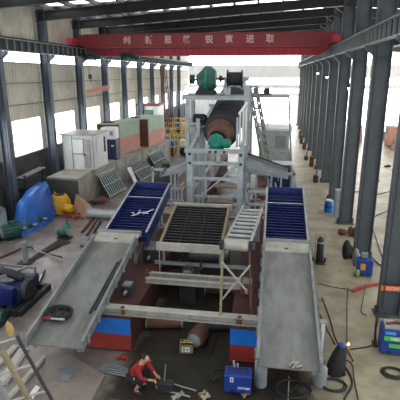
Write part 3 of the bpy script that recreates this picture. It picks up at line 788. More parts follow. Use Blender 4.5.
lattice(GY(253,88,29.5),(.1,26.0,HZ+.35),.42,.34,.5,'grey',t,.09)
part('boom_foot',B().box(-.2,.4,25.8,26.2,HZ+.02,HZ+.25),'frame',t)
t=thing('lattice_rail','grey lattice rail running along the outer edge of the right hull','rail',(1.75,33,HZ))
lattice((1.3,21.5,HZ+.55),(1.3,39.8,HZ+.55),.18,.8,.6,'grey',t,.07)
parts('rail_foot',B().box(1.22,1.38,22.7,22.9,HZ+.02,HZ+.16).box(1.22,1.38,31,31.2,HZ+.02,HZ+.16).box(1.22,1.38,39,39.2,HZ+.02,HZ+.16),'pale',t)
t=thing('rear_gantry','thin pale gantry frame standing over the tank at the rear right','gantry',(-.3,30,HZ))
ga=GY(251,96,30); gb=GY(289,96,30)
part('top_beam',B().box(ga.x,gb.x,29.9,30.1,ga.z-.1,ga.z+.1),'frame',t)
part('post',B().bar((ga.x,30,ga.z),(ga.x,30,HZ+.02),.12,.12),'frame',t)
part('post',B().bar((gb.x,30,gb.z),(1.38,29,HZ+.02),.09,.09),'grey',t)
part('post',B().bar((-.35,30,gb.z),(-.35,30,HZ+.02),.05,.05),'frame',t)
part('tie',B().bar((ga.x,30,5.9),(-.2,30,5.9),.06,.06),'frame',t)
q=GY(259,90,30)
t=thing('hoist_motor','small dark teal motor and blower on the rear gantry beam','motor',(q.x,30,ga.z+.1))
part('body',B().lathe((-.35,0,.22),(0,0,.22),[(0,.1),(.04,.2),(.3,.2),(.35,.1)],14),'greend',t,local=True)
part('blower',B().lathe((.3,0,.2),(.7,0,.2),[(0,.12),(.05,.2),(.35,.2),(.4,.12)],14).box(-.35,.8,-.15,.15,0,.06),'dark',t,local=True)
# rear tank house and dark cabinet on the right hull
t=thing('rear_house','pale grey machine house with white flat roof at the rear of the right hull','cabin',(.1,33,HZ))
part('wall',B().box(-.85,1.15,31.6,34,HZ+.02,4.25),'frame',t)
part('roof',B().box(-1.05,1.35,31.4,34.3,4.25,4.4),'white',t)
part('side_window',B().box(.2,.95,31.585,31.6,3.0,3.9),'grey',t); part('wall_rib',B().box(-.3,-.2,31.56,31.6,HZ+.1,4.2).box(-.85,1.15,31.56,31.6,2.7,2.8),'pale',t)
solo('green_cover','small olive green cover on the deck beside the rear machine house','cover',B().prism([(-.9,30.9,HZ+.02),(-.15,30.9,HZ+.02),(-.2,30.9,3.2),(-.5,30.9,3.6),(-.85,30.9,3.1)],(0,.5,0)),'leaf')
t=thing('control_cabinet','dark blue-grey control cabinet on the right hull behind the blue box','cabinet',(.52,26.6,HZ+.02))
part('body',B().box(-.68,.62,-.5,.5,0,1.75),'navy',t,local=True,bevel=.03)
part('top_panel',B().box(-.75,.69,-.55,.55,1.75,1.8),'white',t,local=True)
part('door',B().box(-.6,-.03,-.52,-.5,.1,1.65),'navy',t,local=True); part('door',B().box(.01,.55,-.52,-.5,.1,1.65),'navy',t,local=True)
part('handle',B().box(-.1,-.06,-.55,-.52,.8,1.0),'steel',t,local=True); part('white_lamp',B().ball((-.05,-.54,1.5),.07,8),'white',t,local=True)
# small spare items crowding the drum deck (pipes)
for i,(x,y,z,ln,m) in enumerate(((-.9,24.6,HZ+.12,2.2,'rust'),(-.6,27.4,HZ+.12,1.6,'rust'),(-4.6,24.6,HZ+.12,2.4,'rust'),(-5.6,26.5,HZ+.12,2.0,'grey'))):
    solo('steel_pipe','rusty brown pipe length on the %s'%['right hull behind the boards','right hull near the cabinet','left hull behind the tower','far part of the left hull, greyer'][i],'pipe',B().tube([(x,y-ln/2,z),(x+.2,y+ln/2,z)],.1,12),m,'pipes on the hull decks')

# ============================================================ LEFT SIDE: old pontoon with cabins
px0=-14.1
t=thing('grey_pontoon','long weathered grey pontoon along the left wall with cabins standing on it','pontoon',(-12.5,33,0))
P0=[(-13.45,24.9),(-12.9,24.9),(-11.35,24.75),(-11.55,27.4),(-9.6,42),(-13.45,42)]
part('hull_body',B().prism([(x,y,0) for x,y in P0],(0,0,1.9)),'concrete_box',t)
part('deck_edge',B().prism([(x*1.0,y,1.9) for x,y in P0],(0,0,.06)),'concrete_box',t)
ribs=B(); 
for i in range(10):
    u=i/9; x=-11.52+u*1.92; y=27.6+u*14.0; ribs.bar((x+.03,y,.1),(x+.03,y,1.85),.05,.05)
part('side_rib',ribs,'concrete_box',t)
part('front_shade',B().box(-13.4,-12.9,24.86,24.9,.05,1.85).bar((-12.9,24.87,.95),(-11.38,24.72,.95),.03,1.8),'wains',t,label='front face in darker grey that stands in for its shade')  # dark sheet paints the shade on the pontoon's front face
# white cabin
t=thing('white_cabin','pale box cabin with door and square window on the near end of the grey pontoon','cabin',(-12.5,29,1.96))
CX=[(-13.42,27.3),(-11.4,27.45),(-11.3,29.7),(-13.42,29.7)]
part('wall',B().prism([(x,y,1.96) for x,y in CX],(0,0,2.25)),'white',t,label='pale grey-white painted walls')
part('roof',B().prism([(x+(-.15 if x<-13 else .15),y+(-.15 if y<29 else .15),4.2) for x,y in CX],(0,0,.08)),'pale',t)
w=part('window',B().box(-12.72,-12.02,27.28,27.34,3.05,3.95),M['lblue'] if 0 else 'white',t); part('window_trim',B().box(-12.76,-11.98,27.30,27.34,3.0,3.05).box(-12.76,-11.98,27.30,27.34,3.95,4.0).box(-12.77,-12.72,27.30,27.34,3.0,4.0),'grey',w)
dr=part('door',B().box(-12.0,-11.58,27.33,27.40,2.05,3.95),'pale',t)
part('door_handle',B().ball((-11.95,27.3,2.95),.06,6),'dark',dr)
parts('wall_seam',B().box(-12.78,-12.75,27.28,27.33,2.0,4.2).bar((-13.4,27.28,1.98),(-13.4,27.28,4.2),.04,.04).bar((-11.4,27.44,1.98),(-11.4,27.44,4.2),.04,.04),'grey',t)
part('side_window',B().bar((-11.34,27.9,3.45),(-11.3,29.0,3.45),.06,.9),'white',t,label='bright side window')
part('window_shutter',B().bar((-11.29,29.05,3.4),(-11.27,29.3,3.4),.06,1.0),'rust',t)
# navy cabinet + white case
q=G(117,166,1.96)
t=thing('navy_cabinet','dark navy switch cabinet beside the white cabin on the grey pontoon','cabinet',(-11.55,31.3,1.96))
part('body',B().box(-.55,.45,-.4,.4,.1,1.5),'navy',t,local=True,bevel=.03)
part('door',B().box(-.5,-.05,-.42,-.4,.2,1.4),'navy',t,local=True); part('door',B().box(0,.4,-.42,-.4,.2,1.4),'navy',t,local=True)
part('label_plate',B().box(.1,.3,-.43,-.42,1.0,1.1),'white',t,local=True)
for x in (-.5,.4): part('leg',B().box(x-.05,x+.05,-.35,.35,0,.1),'dark',t,local=True)
t=thing('white_case','white rounded case standing on top of the navy cabinet','case',(-11.6,31.3,3.46))
part('shell',B().box(-.6,.5,-.45,.45,0,.85),'white',t,local=True,bevel=.08)
part('vent',B().box(.1,.35,-.46,-.45,.3,.6),'grey',t,local=True)
# green/pink steel blocks
def block(x0,x1,y0,y1,lab,dark,xs=.0):
    t=thing('steel_tank_block',lab,'tank',((x0+x1)/2,(y0+y1)/2,1.96),'two-tone blocks on the pontoon')
    sh=lambda z0,z1,m,nm: part(nm,B().prism([(x0,y0,z0),(x1,y0,z0),(x1+xs,y1,z0),(x0+xs,y1,z0)],(0,0,z1-z0)),m,t)
    sh(1.96,3.25,'salmon','lower_shell'); sh(3.25,4.3,'mint','upper_shell')
    part('end_face',B().box(x0,x1-.05,y0-.03,y0,1.96,4.28),'rust',t,label='rusty brown near end')
    part('lid',B().prism([(x0,y0,4.3),(x1,y0,4.3),(x1+xs,y1,4.3),(x0+xs,y1,4.3)],(0,0,.05)),'mint',t)
    part('hatch',B().box(x0+.3,x0+1,y0+.5,y0+1.3,4.35,4.42),'dark',t)
    return t
block(-13.3,-11.5,33.0,36.8,'two-tone mint over pink steel block with a hatch, nearer of the two',1,.45)
block(-12.5,-10.45,37.4,41.4,'taller looking mint over pink steel block at the far end of the pontoon',1,.35)
# wheelhouse behind
q=GY(147,127,48)
t=thing('white_wheelhouse','white wheelhouse with green window and red roof edge far behind the blocks','cabin',(-13.0,47,0),None)
a=GY(134,127,47); b_=GY(158,106,47)
part('wall',B().box(a.x,b_.x,47,49.5,0,b_.z),'white',t)
part('roof',B().box(a.x-.2,b_.x+.2,46.8,49.7,b_.z,b_.z+.15),'red',t,label='red roof edge')
part('window',B().box(a.x+.5,b_.x-.5,46.96,47.0,a.z+.2,b_.z-.4),'glassg',t); part('window_frame',B().box(a.x+.4,b_.x-.4,46.98,47.02,a.z+.1,b_.z-.3),'white',t)
# lattice mast far
t=thing('lattice_mast','slim rusty lattice mast rising in front of the left wall behind the wheelhouse','mast',(-11.9,52,0))
a=GY(158,118,52); b_=GY(149,66,52); lattice((a.x+1.5,52,.05),(b_.x+1.6,52,b_.z),.8,.5,1.1,'rust',t,.07)
# ---- leaning rack frames along the pontoon
def rack_proto(lab,L,n_):
    t=thing('rack_frame',lab,'rack',(0,0,0),'steel rack frames by the pontoon')
    for z in (.05,.85,1.7): part('rail',B().bar((0,-L/2,z),(0,L/2,z),.08,.08),'frame',t,local=True)
    for i in range(n_): 
        y=-L/2+L*(i+.5)/n_; part('rung',B().bar((.0,y,0),(0,y,1.75),.06,.07),'frame',t,local=True)
    part('backing_plate',B().box(-.07,-.05,-L/2+.1,L/2-.1,.1,1.5),'dark',t,local=True)
    return t
for (p,L,n_,lab,tl) in (((100,193),2.6,9,'dark slatted steel rack leaning by the near part of the pontoon',-30),((128,177),3.0,8,'grey ladder-like steel rack leaning below the mint and pink blocks',-38),((146,168),3.2,8,'grey ladder-like steel rack leaning at the far part of the pontoon',-34)):
    q=G(*p); r_=rack_proto(lab,L,n_); r_.location=(-11.55+1.95*(q.y-27.4)/14.6+.98,q.y,0.05); r_.rotation_euler=(0,math.radians(tl),math.radians(-7))
solo('loose_sheet','small white sheet leaning between the racks beside the pontoon','panel',B().prism([(-10.0,31.6,0),(-9.95,32.1,0),(-10.5,32.15,1.25),(-10.55,31.5,1.3)],(.03,.03,0)),'white')
# plywood sheet leaning near yellow machine
a=G(72,215); solo('plywood_sheet','bare plywood offcut leaning against the front of the grey pontoon','board',B().prism([a,a+Vector((1.5,-.4,0)),a+Vector((1.2,.1,.55)),a+Vector((.15,.45,1.15))],(.02,.04,0)),'wood')
# dark tarp heap, hopper etc behind left blue box
q=G(164,197)
t=thing('black_hopper','black round-shouldered tank standing on the floor behind the left blue box','tank',(q.x,q.y+.8,0))
part('body',B().lathe((0,0,0),(0,0,2),[(0,.85),(1.1,.9),(1.5,.7),(1.8,.35),(1.95,.3)],22),'dark',t,local=True)
part('neck',B().lathe((0,0,1.95),(0,0,2.2),[(0,.26),(.2,.26)],16),'black',t,local=True)
for i,(px,py,w,l,rz,m) in enumerate(((176,192,1.6,2.0,.3,'sheet'),(183,178,1.6,2.4,-.2,'sheet'),(172,178,1.3,1.6,.6,'sheet'))):
    q=G(px,py); c_,s_=math.cos(rz),math.sin(rz)
    pts=[Vector((q.x+a*c_-b2*s_,q.y+a*s_+b2*c_,.12+i*.05)) for a,b2 in ((-w/2,-l/2),(w/2,-l/2),(w/2,l/2),(-w/2,l/2))]
    solo('sheet_metal','dull grey sheet steel lying on the floor left of the drum frame, %s'%['front sheet','rearmost sheet','tilted smaller sheet'][i],'sheet',B().prism(pts,(0,0,.05)),m,'loose sheets behind the left box')
# yellow tube frames in the distance
def yel(loc,lab,mm_,sd):
    t=thing('yellow_tube_frame',lab,'frame',loc,'yellow frames in the far left aisle',random.uniform(-.15,.15))
    for x in (-.42,.42):
        for y in (-.6,.6): part('post',B().bar((x,y,0),(x,y,2.2),.07,.07),'yelf',t,local=True)
    for z in (1.0,2.15):
        part('hoop',B().bar((-.42,-.6,z),(.42,-.6,z),.07,.07).bar((-.42,.6,z),(.42,.6,z),.07,.07).bar((-.42,-.6,z),(-.42,.6,z),.07,.07).bar((.42,-.6,z),(.42,.6,z),.07,.07),'yelf',t,local=True)
    part('stored_part',B().lathe((-.36,0,.45),(.36,0,.45),[(0,.3),(.1,.42),(.62,.42),(.72,.3)],14),mm_,t,local=True)
    part('stored_part',B().box(-.33,.3,-.4,.35,1.05,1.3+.35*sd),('grey','wood','dark','sky','white')[int(sd*4.99)],t,local=True)
    return t
for row,(py,n_) in enumerate(((156,3),(148,4),(140,4),(134,4))):
    for i in range(n_):
        px=(172,168,169,169)[row]+i*(12,11,9.5,8.5)[row]; q=G(px,py)
        yel((q.x,q.y,0),'yellow tube frame holding parts in the far aisle, %s row, %s from left'%(('front','second','third','back')[row],('first','second','third','fourth')[i]),('rust','dark','grey','wood')[(i+row)%4],random.random())
# far clutter boxes by the end wall
for i,(px,py,w,h,m) in enumerate(((196,130,1.6,1.4,'sky'),(208,129,2.0,2.0,'white'),(220,130,1.6,1.2,'wood'),(187,131,1.4,1.6,'salmon'),(232,129,1.6,1.8,'mint'))):
    q=G(px,py); t=thing('far_crate','%s crate standing near the far end wall at the left'%('blue','white','timber brown','pinkish','mint green')[i],'crate',(q.x,q.y,0))
    part('box',B().box(-w/2,w/2,-.6,.6,0,h),m,t,local=True,bevel=.03); part('lid',B().box(-w/2-.05,w/2+.05,-.65,.65,h,h+.08),m,t,local=True)

# ============================================================ LEFT FLOOR CLUTTER
# tarpaulin covered machine
t=thing('tarp_covered_machine','machine draped in a bright blue tarpaulin near the left wall','covered machine',(-12.9,22.0,0))
import itertools
def drape():
    # loft of outline rings, wrinkled
    base=[(-13.4,20.3),(-12.9,19.9),(-12.4,20.0),(-12.2,21.8),(-12.35,23.6),(-12.7,24.1),(-13.3,24.0),(-13.45,22.2)]
    top=[(-13.2,20.9),(-12.85,20.8),(-12.65,21.0),(-12.55,22.3),(-12.65,23.2),(-12.8,23.4),(-13.1,23.3),(-13.25,22.2)]
    n=48; rings=[]; mb=B(); vs=[]
    def smp(L,u):
        k=u*len(L); i=int(k)%len(L); f=k-int(k); a=Vector(L[i]); b=Vector(L[(i+1)%len(L)]); return a.lerp(b,f)+Vector((.13,0))
    hs=[0,.15,.5,.9,1.4,1.8,1.95]
    for hi,h in enumerate(hs):
        f=h/1.95; 
        for j in range(n):
            u=j/n; p=smp(base,u).lerp(smp(top,u),f**.9*(1 if hi<6 else 1.25)); w=.09*math.sin(j*1.9+1.3*math.sin(j*.7))*(1-f*.8)
            c=Vector((-12.9,22.0)); o=(p-c).normalized(); q=p+o*w
            zz=h*(.72+.35*max(0,min(1,(q.y-20.4)/2.2)))+(.05*math.sin(j*.9) if hi>4 else 0)
            vs.append((q.x,q.y,zz))
    fs=[]
    for i in range(len(hs)-1):
        for j in range(n): fs.append((i*n+j,i*n+(j+1)%n,(i+1)*n+(j+1)%n,(i+1)*n+j))
    fs.append(tuple((len(hs)-1)*n+j for j in range(n)))
    mb.add(vs,fs,True); return mb
part('tarpaulin',drape(),'tarp',t)
part('machine_foot',B().box(-13.2,-12.6,20.6,23.5,0,.1),'dark',t)
# yellow machine
q=G(57,211)
t=thing('yellow_compressor','yellow rounded machine with dark top opening beside the blue tarpaulin','machine',(q.x+.45,q.y-.4,0))
part('body',B().lathe((0,0,.05),(0,0,1.2),[(0,.5),(.3,.62),(.75,.62),(1.0,.48),(1.1,.4)],16),'yellow',t,local=True)
part('top_opening',B().lathe((0,0,1.14),(0,0,1.2),[(0,.3),(.04,.3)],16),'black',t,local=True)
part('side_motor',B().lathe((.45,-.3,.45),(1.0,-.4,.4),[(0,.28),(.4,.28),(.5,.18)],14),'yellow',t,local=True)
part('foot',B().box(-.5,.5,-.5,.5,0,.06),'dark',t,local=True)
part('lifting_lug',B().tube([(-.35,0,1.1),(-.3,0,1.3),(-.15,0,1.1)],.05,8),'yellow',t,local=True)
# grey slanted plate
a,b_,c_,d_=G(-6,246),G(20,233),G(14,210),G(-10,210)
t=thing('steel_hopper_plate','large grey sheet-metal hood slanting up at the left frame edge','hood',(a.x,a.y,0))
pl=[Vector((-14.2,18.6,.1)),Vector((-12.75,18.9,.1)),Vector((-12.35,21.0,.1)),Vector((-13.3,21.6,1.15)),Vector((-14.2,20.6,1.35))]
part('top_sheet',B().prism([(-14.3,17.4,.35),(-13.2,17.6,.35),(-12.95,19.7,.4),(-13.6,20.6,1.2),(-14.3,20.9,1.4)],(0,0,.03)),'sheet',t)
part('side_skirt',B().prism([(-14.3,17.5,0),(-13.2,17.7,0),(-13.0,19.6,0),(-13.6,20.5,0),(-14.3,20.8,0)],(0,0,.34)),'dark',t)
part('edge_rim',B().bar((-13.2,17.6,.4),(-12.95,19.7,.44),.05,.05),'pale',t)
# green motors in a row
def motor(loc,lab,first,rz,s=1):
    if first is not None:
        o=dup(first,loc,rz,lab); o.scale=(s,s,s); return o
    t=thing('electric_motor',lab,'motor',loc,'motors on the left floor',rz)
    part('body',B().lathe((-.42,0,.3),(.4,0,.3),[(0,.2),(.05,.28),(.6,.28),(.7,.24),(.82,.12)],18),'greend',t,local=True)
    f=B()
    for i in range(12):
        a=2*PI*i/12; f.bar((-.34,.29*math.cos(a),.3+.29*math.sin(a)),(.2,.29*math.cos(a),.3+.29*math.sin(a)),.02,.03)
    part('cooling_fins',f,'greend',t,local=True)
    part('end_cap',B().lathe((-.5,0,.3),(-.42,0,.3),[(0,.15),(.08,.24)],16),'grey',t,local=True)
    part('terminal_box',B().box(-.1,.15,-.1,.1,.56,.72),'greend',t,local=True,bevel=.015)
    part('foot',B().box(-.3,.3,-.25,.25,0,.06),'dark',t,local=True); part('shaft',B().tube([(.38,0,.3),(.58,0,.3)],.05,8),'steel',t,local=True)
    t.scale=(s,s,s); return t
mm=None
for i,(px,py,rz,s) in enumerate(((13,238,.9,1.25),(24,232,.5,1.15),(34,226,.4,1.25),(45,219,.6,.9))):
    q=G(px,py); o=motor((q.x,q.y,0),'dirty green electric motor in the row before the blue tarpaulin, %s from the camera'%ORD[i],mm,rz,s); mm=mm or o
# green pump/grinder near middle floor
q=G(65,238)
t=thing('bench_grinder','dark green machine with upright handle standing alone on the left floor','machine',(q.x,q.y,0))
part('base',B().box(-.35,.35,-.2,.2,0,.07),'dark',t,local=True)
part('body',B().lathe((-.35,0,.28),(.3,0,.34),[(0,.16),(.05,.22),(.5,.24),(.65,.12)],16),'greend',t,local=True)
part('head',B().lathe((.15,0,.3),(.15,0,.75),[(0,.2),(.3,.17),(.45,.08)],14),'green',t,local=True)
part('handle',B().tube([(.15,0,.7),(.2,0,1.1)],.03,8),'dark',t,local=True); part('wheel',B().lathe((.3,-.15,.4),(.3,-.2,.4),[(0,.16),(.05,.16)],16),'grey',t,local=True)
# post stand
q=G(26,263)
t=thing('pipe_post','grey upright pipe post with capped top on the left floor','post',(q.x,q.y,0))
part('tube',B().tube([(0,0,.04),(0,0,.95)],.13,14),'steel',t,local=True); part('cap',B().lathe((0,0,.95),(0,0,1.0),[(0,.15),(.05,.13)],14),'grey',t,local=True)
part('base_plate',B().box(-.3,.3,-.25,.25,0,.04),'dark',t,local=True); part('side_clamp',B().tube([(.1,0,.75),(.35,-.05,.8),(.4,0,.7)],.05,8),'greend',t,local=True)
# rods on the floor
def rod(p0,p1,r,m,lab,grp='loose rods on the left floor',z=.05):
    a=G(*p0); b_=G(*p1); a.z=b_.z=z; return solo('steel_rod',lab,'rod',B().tube([a,b_],r,8),m,grp)
rod((27,262),(62,239),.035,'rust','rusty rod from the grey post to the green machine, outermost of four')
rod((30,262),(65,240),.035,'rust','rusty rod from the grey post to the green machine, second from the left')
rod((33,261),(68,241),.03,'dark','dark rod from the grey post to the green machine, third from the left')
rod((38,256),(70,243),.03,'dark','shorter dark rod ending under the green machine')
rod((0,259),(22,249),.05,'rust','thick rusty rod left of the grey post')
rod((29,249),(62,262),.03,'pale','pale pipe lying across the floor right of the grey post',z=.09)
rod((45,254),(62,258),.03,'dark','thin black rod lying beside the pale pipe')
rod((82,233),(97,214),.07,'rust','dark rusty pipe pointing at the left blue box, left one')
rod((87,236),(103,210),.07,'rust','dark rusty pipe pointing at the left blue box, middle one')
rod((89,241),(101,222),.06,'dark','dark pipe pointing at the left blue box, right one')
rod((36,293),(45,271),.04,'dark','dark lever-like bar in front of the blue-black machine')
rod((38,286),(42,276),.04,'white','short white bar upright beside the blue-black machine')
q=G(86,249); solo('angle_grinder','small teal angle grinder lying beside the dark pipes','grinder',B().tube([(q.x-.3,q.y+.1,.1),(q.x+.15,q.y,.1)],.07,10).lathe((q.x+.2,q.y,.02),(q.x+.2,q.y,.14),[(0,.12),(.1,.1)],14),'greend')
# grey cylinder pipe
a=G(88,213,.28); b_=G(117,215,.28)
t=thing('steel_pipe','fat light grey pipe section lying on the floor near the left racks','pipe',(a.x,a.y,0))
dv=(b_-a).normalized(); part('tube',B().lathe(a,b_,[(0,.28),((b_-a).length,.28)],22),'steel',t); part('open_end',B().lathe(a-dv*.01,a,[(0,.23),(.005,.23)],22),'black',t); part('collar',B().lathe(a,b_,[(0,.28),(.01,.31),(.08,.31),(.09,.28)],22),'steel',t)
# red parts
for i,(px,py,s,m) in enumerate(((70,217,.5,'red'),(75,219,.55,'red'),(80,215,.5,'redd'),(95,204,.6,'redd'),(103,203,.5,'red'))):
    q=G(px,py); b=B().tube([(q.x-s,q.y-.2,.12),(q.x,q.y+.1,.16),(q.x+s,q.y-.05,.1)],.05,8).tube([(q.x-s*.6,q.y+.3,.1),(q.x+.1,q.y-.25,.12)],.05,8).lathe((q.x+.1,q.y,.0),(q.x+.1,q.y,.2),[(0,.16),(.2,.12)],12)
    solo('red_bracket','small red painted bracket on the floor near the grey pipe, %s'%['leftmost','front one','just left of the pipe','behind the pipe, darker','behind the pipe, brighter'][i],'bracket',b,m,'red brackets by the grey pipe')
# engine block machine at left (blue-black)
q=G(16,296)
t=thing('blue_machine','blue and black engine-like machine with open top frames at the left edge','machine',(-9.3,13.6,0))
part('base_frame',B().box(-10.9,-8.2,12.6,12.75,0,.2).box(-10.9,-8.2,14.6,14.75,0,.2).box(-10.9,-10.75,12.75,14.6,0,.2).box(-8.35,-8.2,12.75,14.6,0,.2),'dark',t)
part('side_casing',B().prism([(-10.9,12.75,.2),(-8.7,12.85,.2),(-8.6,12.85,.85),(-9.4,12.85,1.05),(-10.9,12.8,1.0)],(0,.25,0)),'blue',t,label='blue front casing',bevel=.03)
part('block',B().box(-10.8,-8.5,13.1,14.5,.2,.75),'navy',t,bevel=.05)
part('top_frame',B().bar((-10.6,13.0,1.05),(-10.0,14.6,1.0),.08,.08).bar((-9.6,13.0,1.0),(-8.9,14.6,.95),.08,.08).bar((-10.6,14.5,1.0),(-8.6,14.5,.95),.08,.08),'grey',t)
part('flywheel',B().lathe((-8.5,13.5,.55),(-8.3,13.5,.55),[(0,.38),(.08,.42),(.2,.38)],20),'dark',t)
part('air_duct',B().tube([(-10.6,13.6,.8),(-10,13.8,1.1),(-9.2,13.8,1.0),(-8.8,13.9,.8)],.16,12),'dark',t)
parts('post',B().bar((-10.6,13.0,.7),(-10.6,13.0,1.05),.06,.06).bar((-10.0,14.55,.7),(-10.0,14.55,1.0),.06,.06).bar((-9.6,13.0,.7),(-9.6,13.0,1.0),.06,.06).bar((-8.65,14.5,.7),(-8.65,14.5,.95),.06,.06),'grey',t)
q=G(6,312)
t=thing('green_machine','murky olive green valve block in front of the blue machine at the left edge','valve',(-8.9,12.0,0))
part('body',B().lathe((-.5,0,.3),(.4,.1,.3),[(0,.2),(.1,.3),(.5,.3),(.6,.2),(.9,.2)],14),'greend',t,local=True)
part('bonnet',B().lathe((-.1,0,.5),(-.1,0,.9),[(0,.15),(.3,.12),(.4,.2)],12),'greend',t,local=True); part('foot',B().box(-.4,.4,-.2,.2,0,.08),'dark',t,local=True)
# long dark machinery strip between blue machine and sluice
for i,(p0,p1,w) in enumerate((((2,322),(22,300),.25),((14,318),(34,298),.12),((-5,318),(10,300),.2))):
    a=G(*p0); b_=G(*p1); a.z=b_.z=.1; solo('steel_channel','dark steel channel on the floor left of the left sluice, %s'%('broad middle one','thin one nearest the sluice','partly cut by the frame')[i],'channel',B().bar(a,b_,w,.16).bar(a+Vector((0,0,.1)),b_+Vector((0,0,.1)),w*.5,.06),'dark','dark channels by the left sluice')
# pale channels on the floor in front
for i,(p0,p1,w) in enumerate((((2,385),(24,350),.3),((8,400),(45,358),.16),((-8,372),(16,347),.22))):
    a=G(*p0); b_=G(*p1); a.z=b_.z=.035; solo('steel_channel','pale steel channel lying under the ladder at the lower left, %s'%('widest one','nearest the frame bottom','farthest one')[i],'channel',B().bar(a,b_,w,.06).bar(a+Vector((0,0,.04)),b_+Vector((0,0,.04)),w*.6,.02),'pale','pale channels under the ladder')
# floor plate and T shape
a=[G(58,400),G(96,400),G(104,377),G(60,352),G(38,360)]
solo('floor_plate','big flat brown-grey steel plate lying on the floor at the bottom left','plate',B().prism([G(44,410),G(88,410),G(105,378),G(68,356),G(46,357)],(0,0,.1)),mat('floor_plate_steel',(.26,.22,.19),.6,.1,.3,1.5))
q=G(70,372,.1)
solo('steel_offcut','dark T-shaped steel offcut lying on the floor plate','offcut',B().box(q.x-.38,q.x+.3,q.y+.1,q.y+.2,.1,.12).box(q.x-.15,q.x+.15,q.y-.4,q.y+.1,.1,.12),'sheet')
# ladder in the foreground
t=thing('ladder','tall steel ladder with a yellow stile crossing the lower left corner','ladder',(-.9,4.0,0))
tr=Vector((-2.69,4.0,5.22)); br_=Vector((-2.35,4.0,4.42)); dl=(br_-tr).normalized(); foot=tr+dl*(5.2/abs(dl.z)); pr=Vector((dl.z,0,-dl.x)).normalized()
if pr.x>0: pr=-pr
dz=0
part('stile',B().bar(tr,foot,.026,.03,up=(1,0,0)),'dark',t,label='dark grey right stile')
part('stile',B().bar(tr+pr*.27+dl*.12,foot+pr*.27,.06,.035,up=(1,0,0)),M['tan'] ,t,label='yellow-brown middle stile')
part('stile',B().bar(tr+pr*.52+dl*.0,foot+pr*.52-dl*.2,.035,.03,up=(1,0,0)),'grey',t)
L=(foot-tr).length; i=0
while .02+i*.36<L-.3:
    p=tr+dl*(.02+i*.36); part('rung',B().tube([p,p+pr*.52],.014,8),'pale',t); i+=1
part('rubber_foot',B().box(foot.x-.05,foot.x+.05,3.95,4.05,0,.05).box(foot.x-.62,foot.x-.45,3.95,4.05,0,.1),'black',t)
q=GY(9,332,4.02)
solo('straw_brush','straw-coloured brush head tied at the top of the foreground ladder','brush',B().lathe((q.x,4.02,q.z+.13),(q.x+.03,4.02,q.z-.1),[(0,.01),(.04,.035),(.12,.045),(.18,.02)],12),'straw')
q=G(33,392); solo('white_board','small white board lying on the floor under the foreground ladder','board',B().prism([G(25,401),G(31,403),G(40,388),G(36,386)],(0,0,.03)),'white')

# ============================================================ CENTRE FLOOR
# cable bundle behind the person
b=B()
for i in range(5):
    a=G(100+i*.8,372-i*1.6); pts=[a+Vector((0,0,.04)),G(112,375-i*1.8)+Vector((0,0,.05+.02*i)),G(128,378-i*2)+Vector((0,0,.04))]
    b.tube(pts,.022,6)
solo('cable_bundle','bundle of grey-blue cables on the floor behind the crouching person','cables',b,'sheet')
q=G(123,361); solo('red_clamp','small red clamp on the floor below the left hull front','clamp',B().tube([(q.x-.2,q.y,.05),(q.x,q.y+.1,.1),(q.x+.18,q.y+.02,.05)],.05,8).ball((q.x,q.y+.05,.1),.09,8),'red')
# yellow box with number
q=G(184,355)
t=thing('yellow_crate','open yellow crate with a white number plate on the dark floor','crate',(q.x+.03,q.y+.25,0),None,.12); t.scale=(.66,.66,.66)
part('wall',B().box(-.3,.3,-.25,-.22,0,.42).box(-.3,.3,.22,.25,0,.42).box(-.3,-.27,-.22,.22,0,.42).box(.27,.3,-.22,.22,0,.42),M['tan'],t,local=True)
part('bottom',B().box(-.27,.27,-.22,.22,0,.02),'rust',t,local=True)
pt=part('number_plate',B().box(-.2,.16,-.262,-.25,.08,.32),'white',t,local=True); text('plate_number','5',.22,(-.1,-.266,.2),(PI/2,0,0),'black',pt,True); text('plate_mark','n',.2,(.06,-.266,.2),(PI/2,0,0),'black',pt,True)
part('handle',B().tube([(-.1,-.02,.42),(-.1,-.02,.52),(.1,-.02,.52),(.1,-.02,.42)],.02,6).tube([(-.27,-.02,.42),(.27,-.02,.42)],.02,6),'yelf',t,local=True)
# round motor
q=G(197,348)
t=thing('round_motor','brownish round motor lying on the dark floor beside the yellow crate','motor',(q.x,q.y+.2,0),None,1.3)
part('body',B().lathe((-.3,0,.3),(.4,0,.3),[(0,.2),(.06,.28),(.55,.28),(.7,.2)],18),'brown',t,local=True); part('end_cover',B().lathe((-.38,0,.3),(-.3,0,.3),[(0,.1),(.08,.22)],16),'grey',t,local=True); part('foot',B().box(-.25,.3,-.2,.2,0,.05),'dark',t,local=True)
# blue welder bottom centre
def welder(loc,rz,lab,w,d_,h,extra):
    t=thing('welding_machine',lab,'welder',loc,'blue welding machines',rz)
    c=part('casing',B().box(-w/2,w/2,-d_/2,d_/2,.06,h),'bluel',t,local=True,bevel=.02)
    part('top_handle',B().tube([(-w*.35,0,h),(-w*.35,0,h+.09),(w*.35,0,h+.09),(w*.35,0,h)],.018,8),'black',t,local=True)
    part('front_panel',B().box(-w/2+.03,w/2-.03,-d_/2-.01,-d_/2,h*.25,h-.04),'bluel',t,local=True)
    for x in (-w*.4,w*.4): part('wheel',B().lathe((x-.03,0,.08),(x+.03,0,.08),[(0,.07),(.06,.07)],14),'black',t,local=True)
    part('socket',B().lathe((-w*.2,-d_/2-.04,.13),(-w*.2,-d_/2,.13),[(0,.035),(.04,.035)],10).lathe((w*.2,-d_/2-.04,.13),(w*.2,-d_/2,.13),[(0,.035),(.04,.035)],10),'black',t,local=True)
    return t,c
q=G(237,396)
t,c=welder((q.x,q.y+.25,0),.02,'deep blue welding machine with white lettering at the front of the right hull',.70,.42,.56,0)
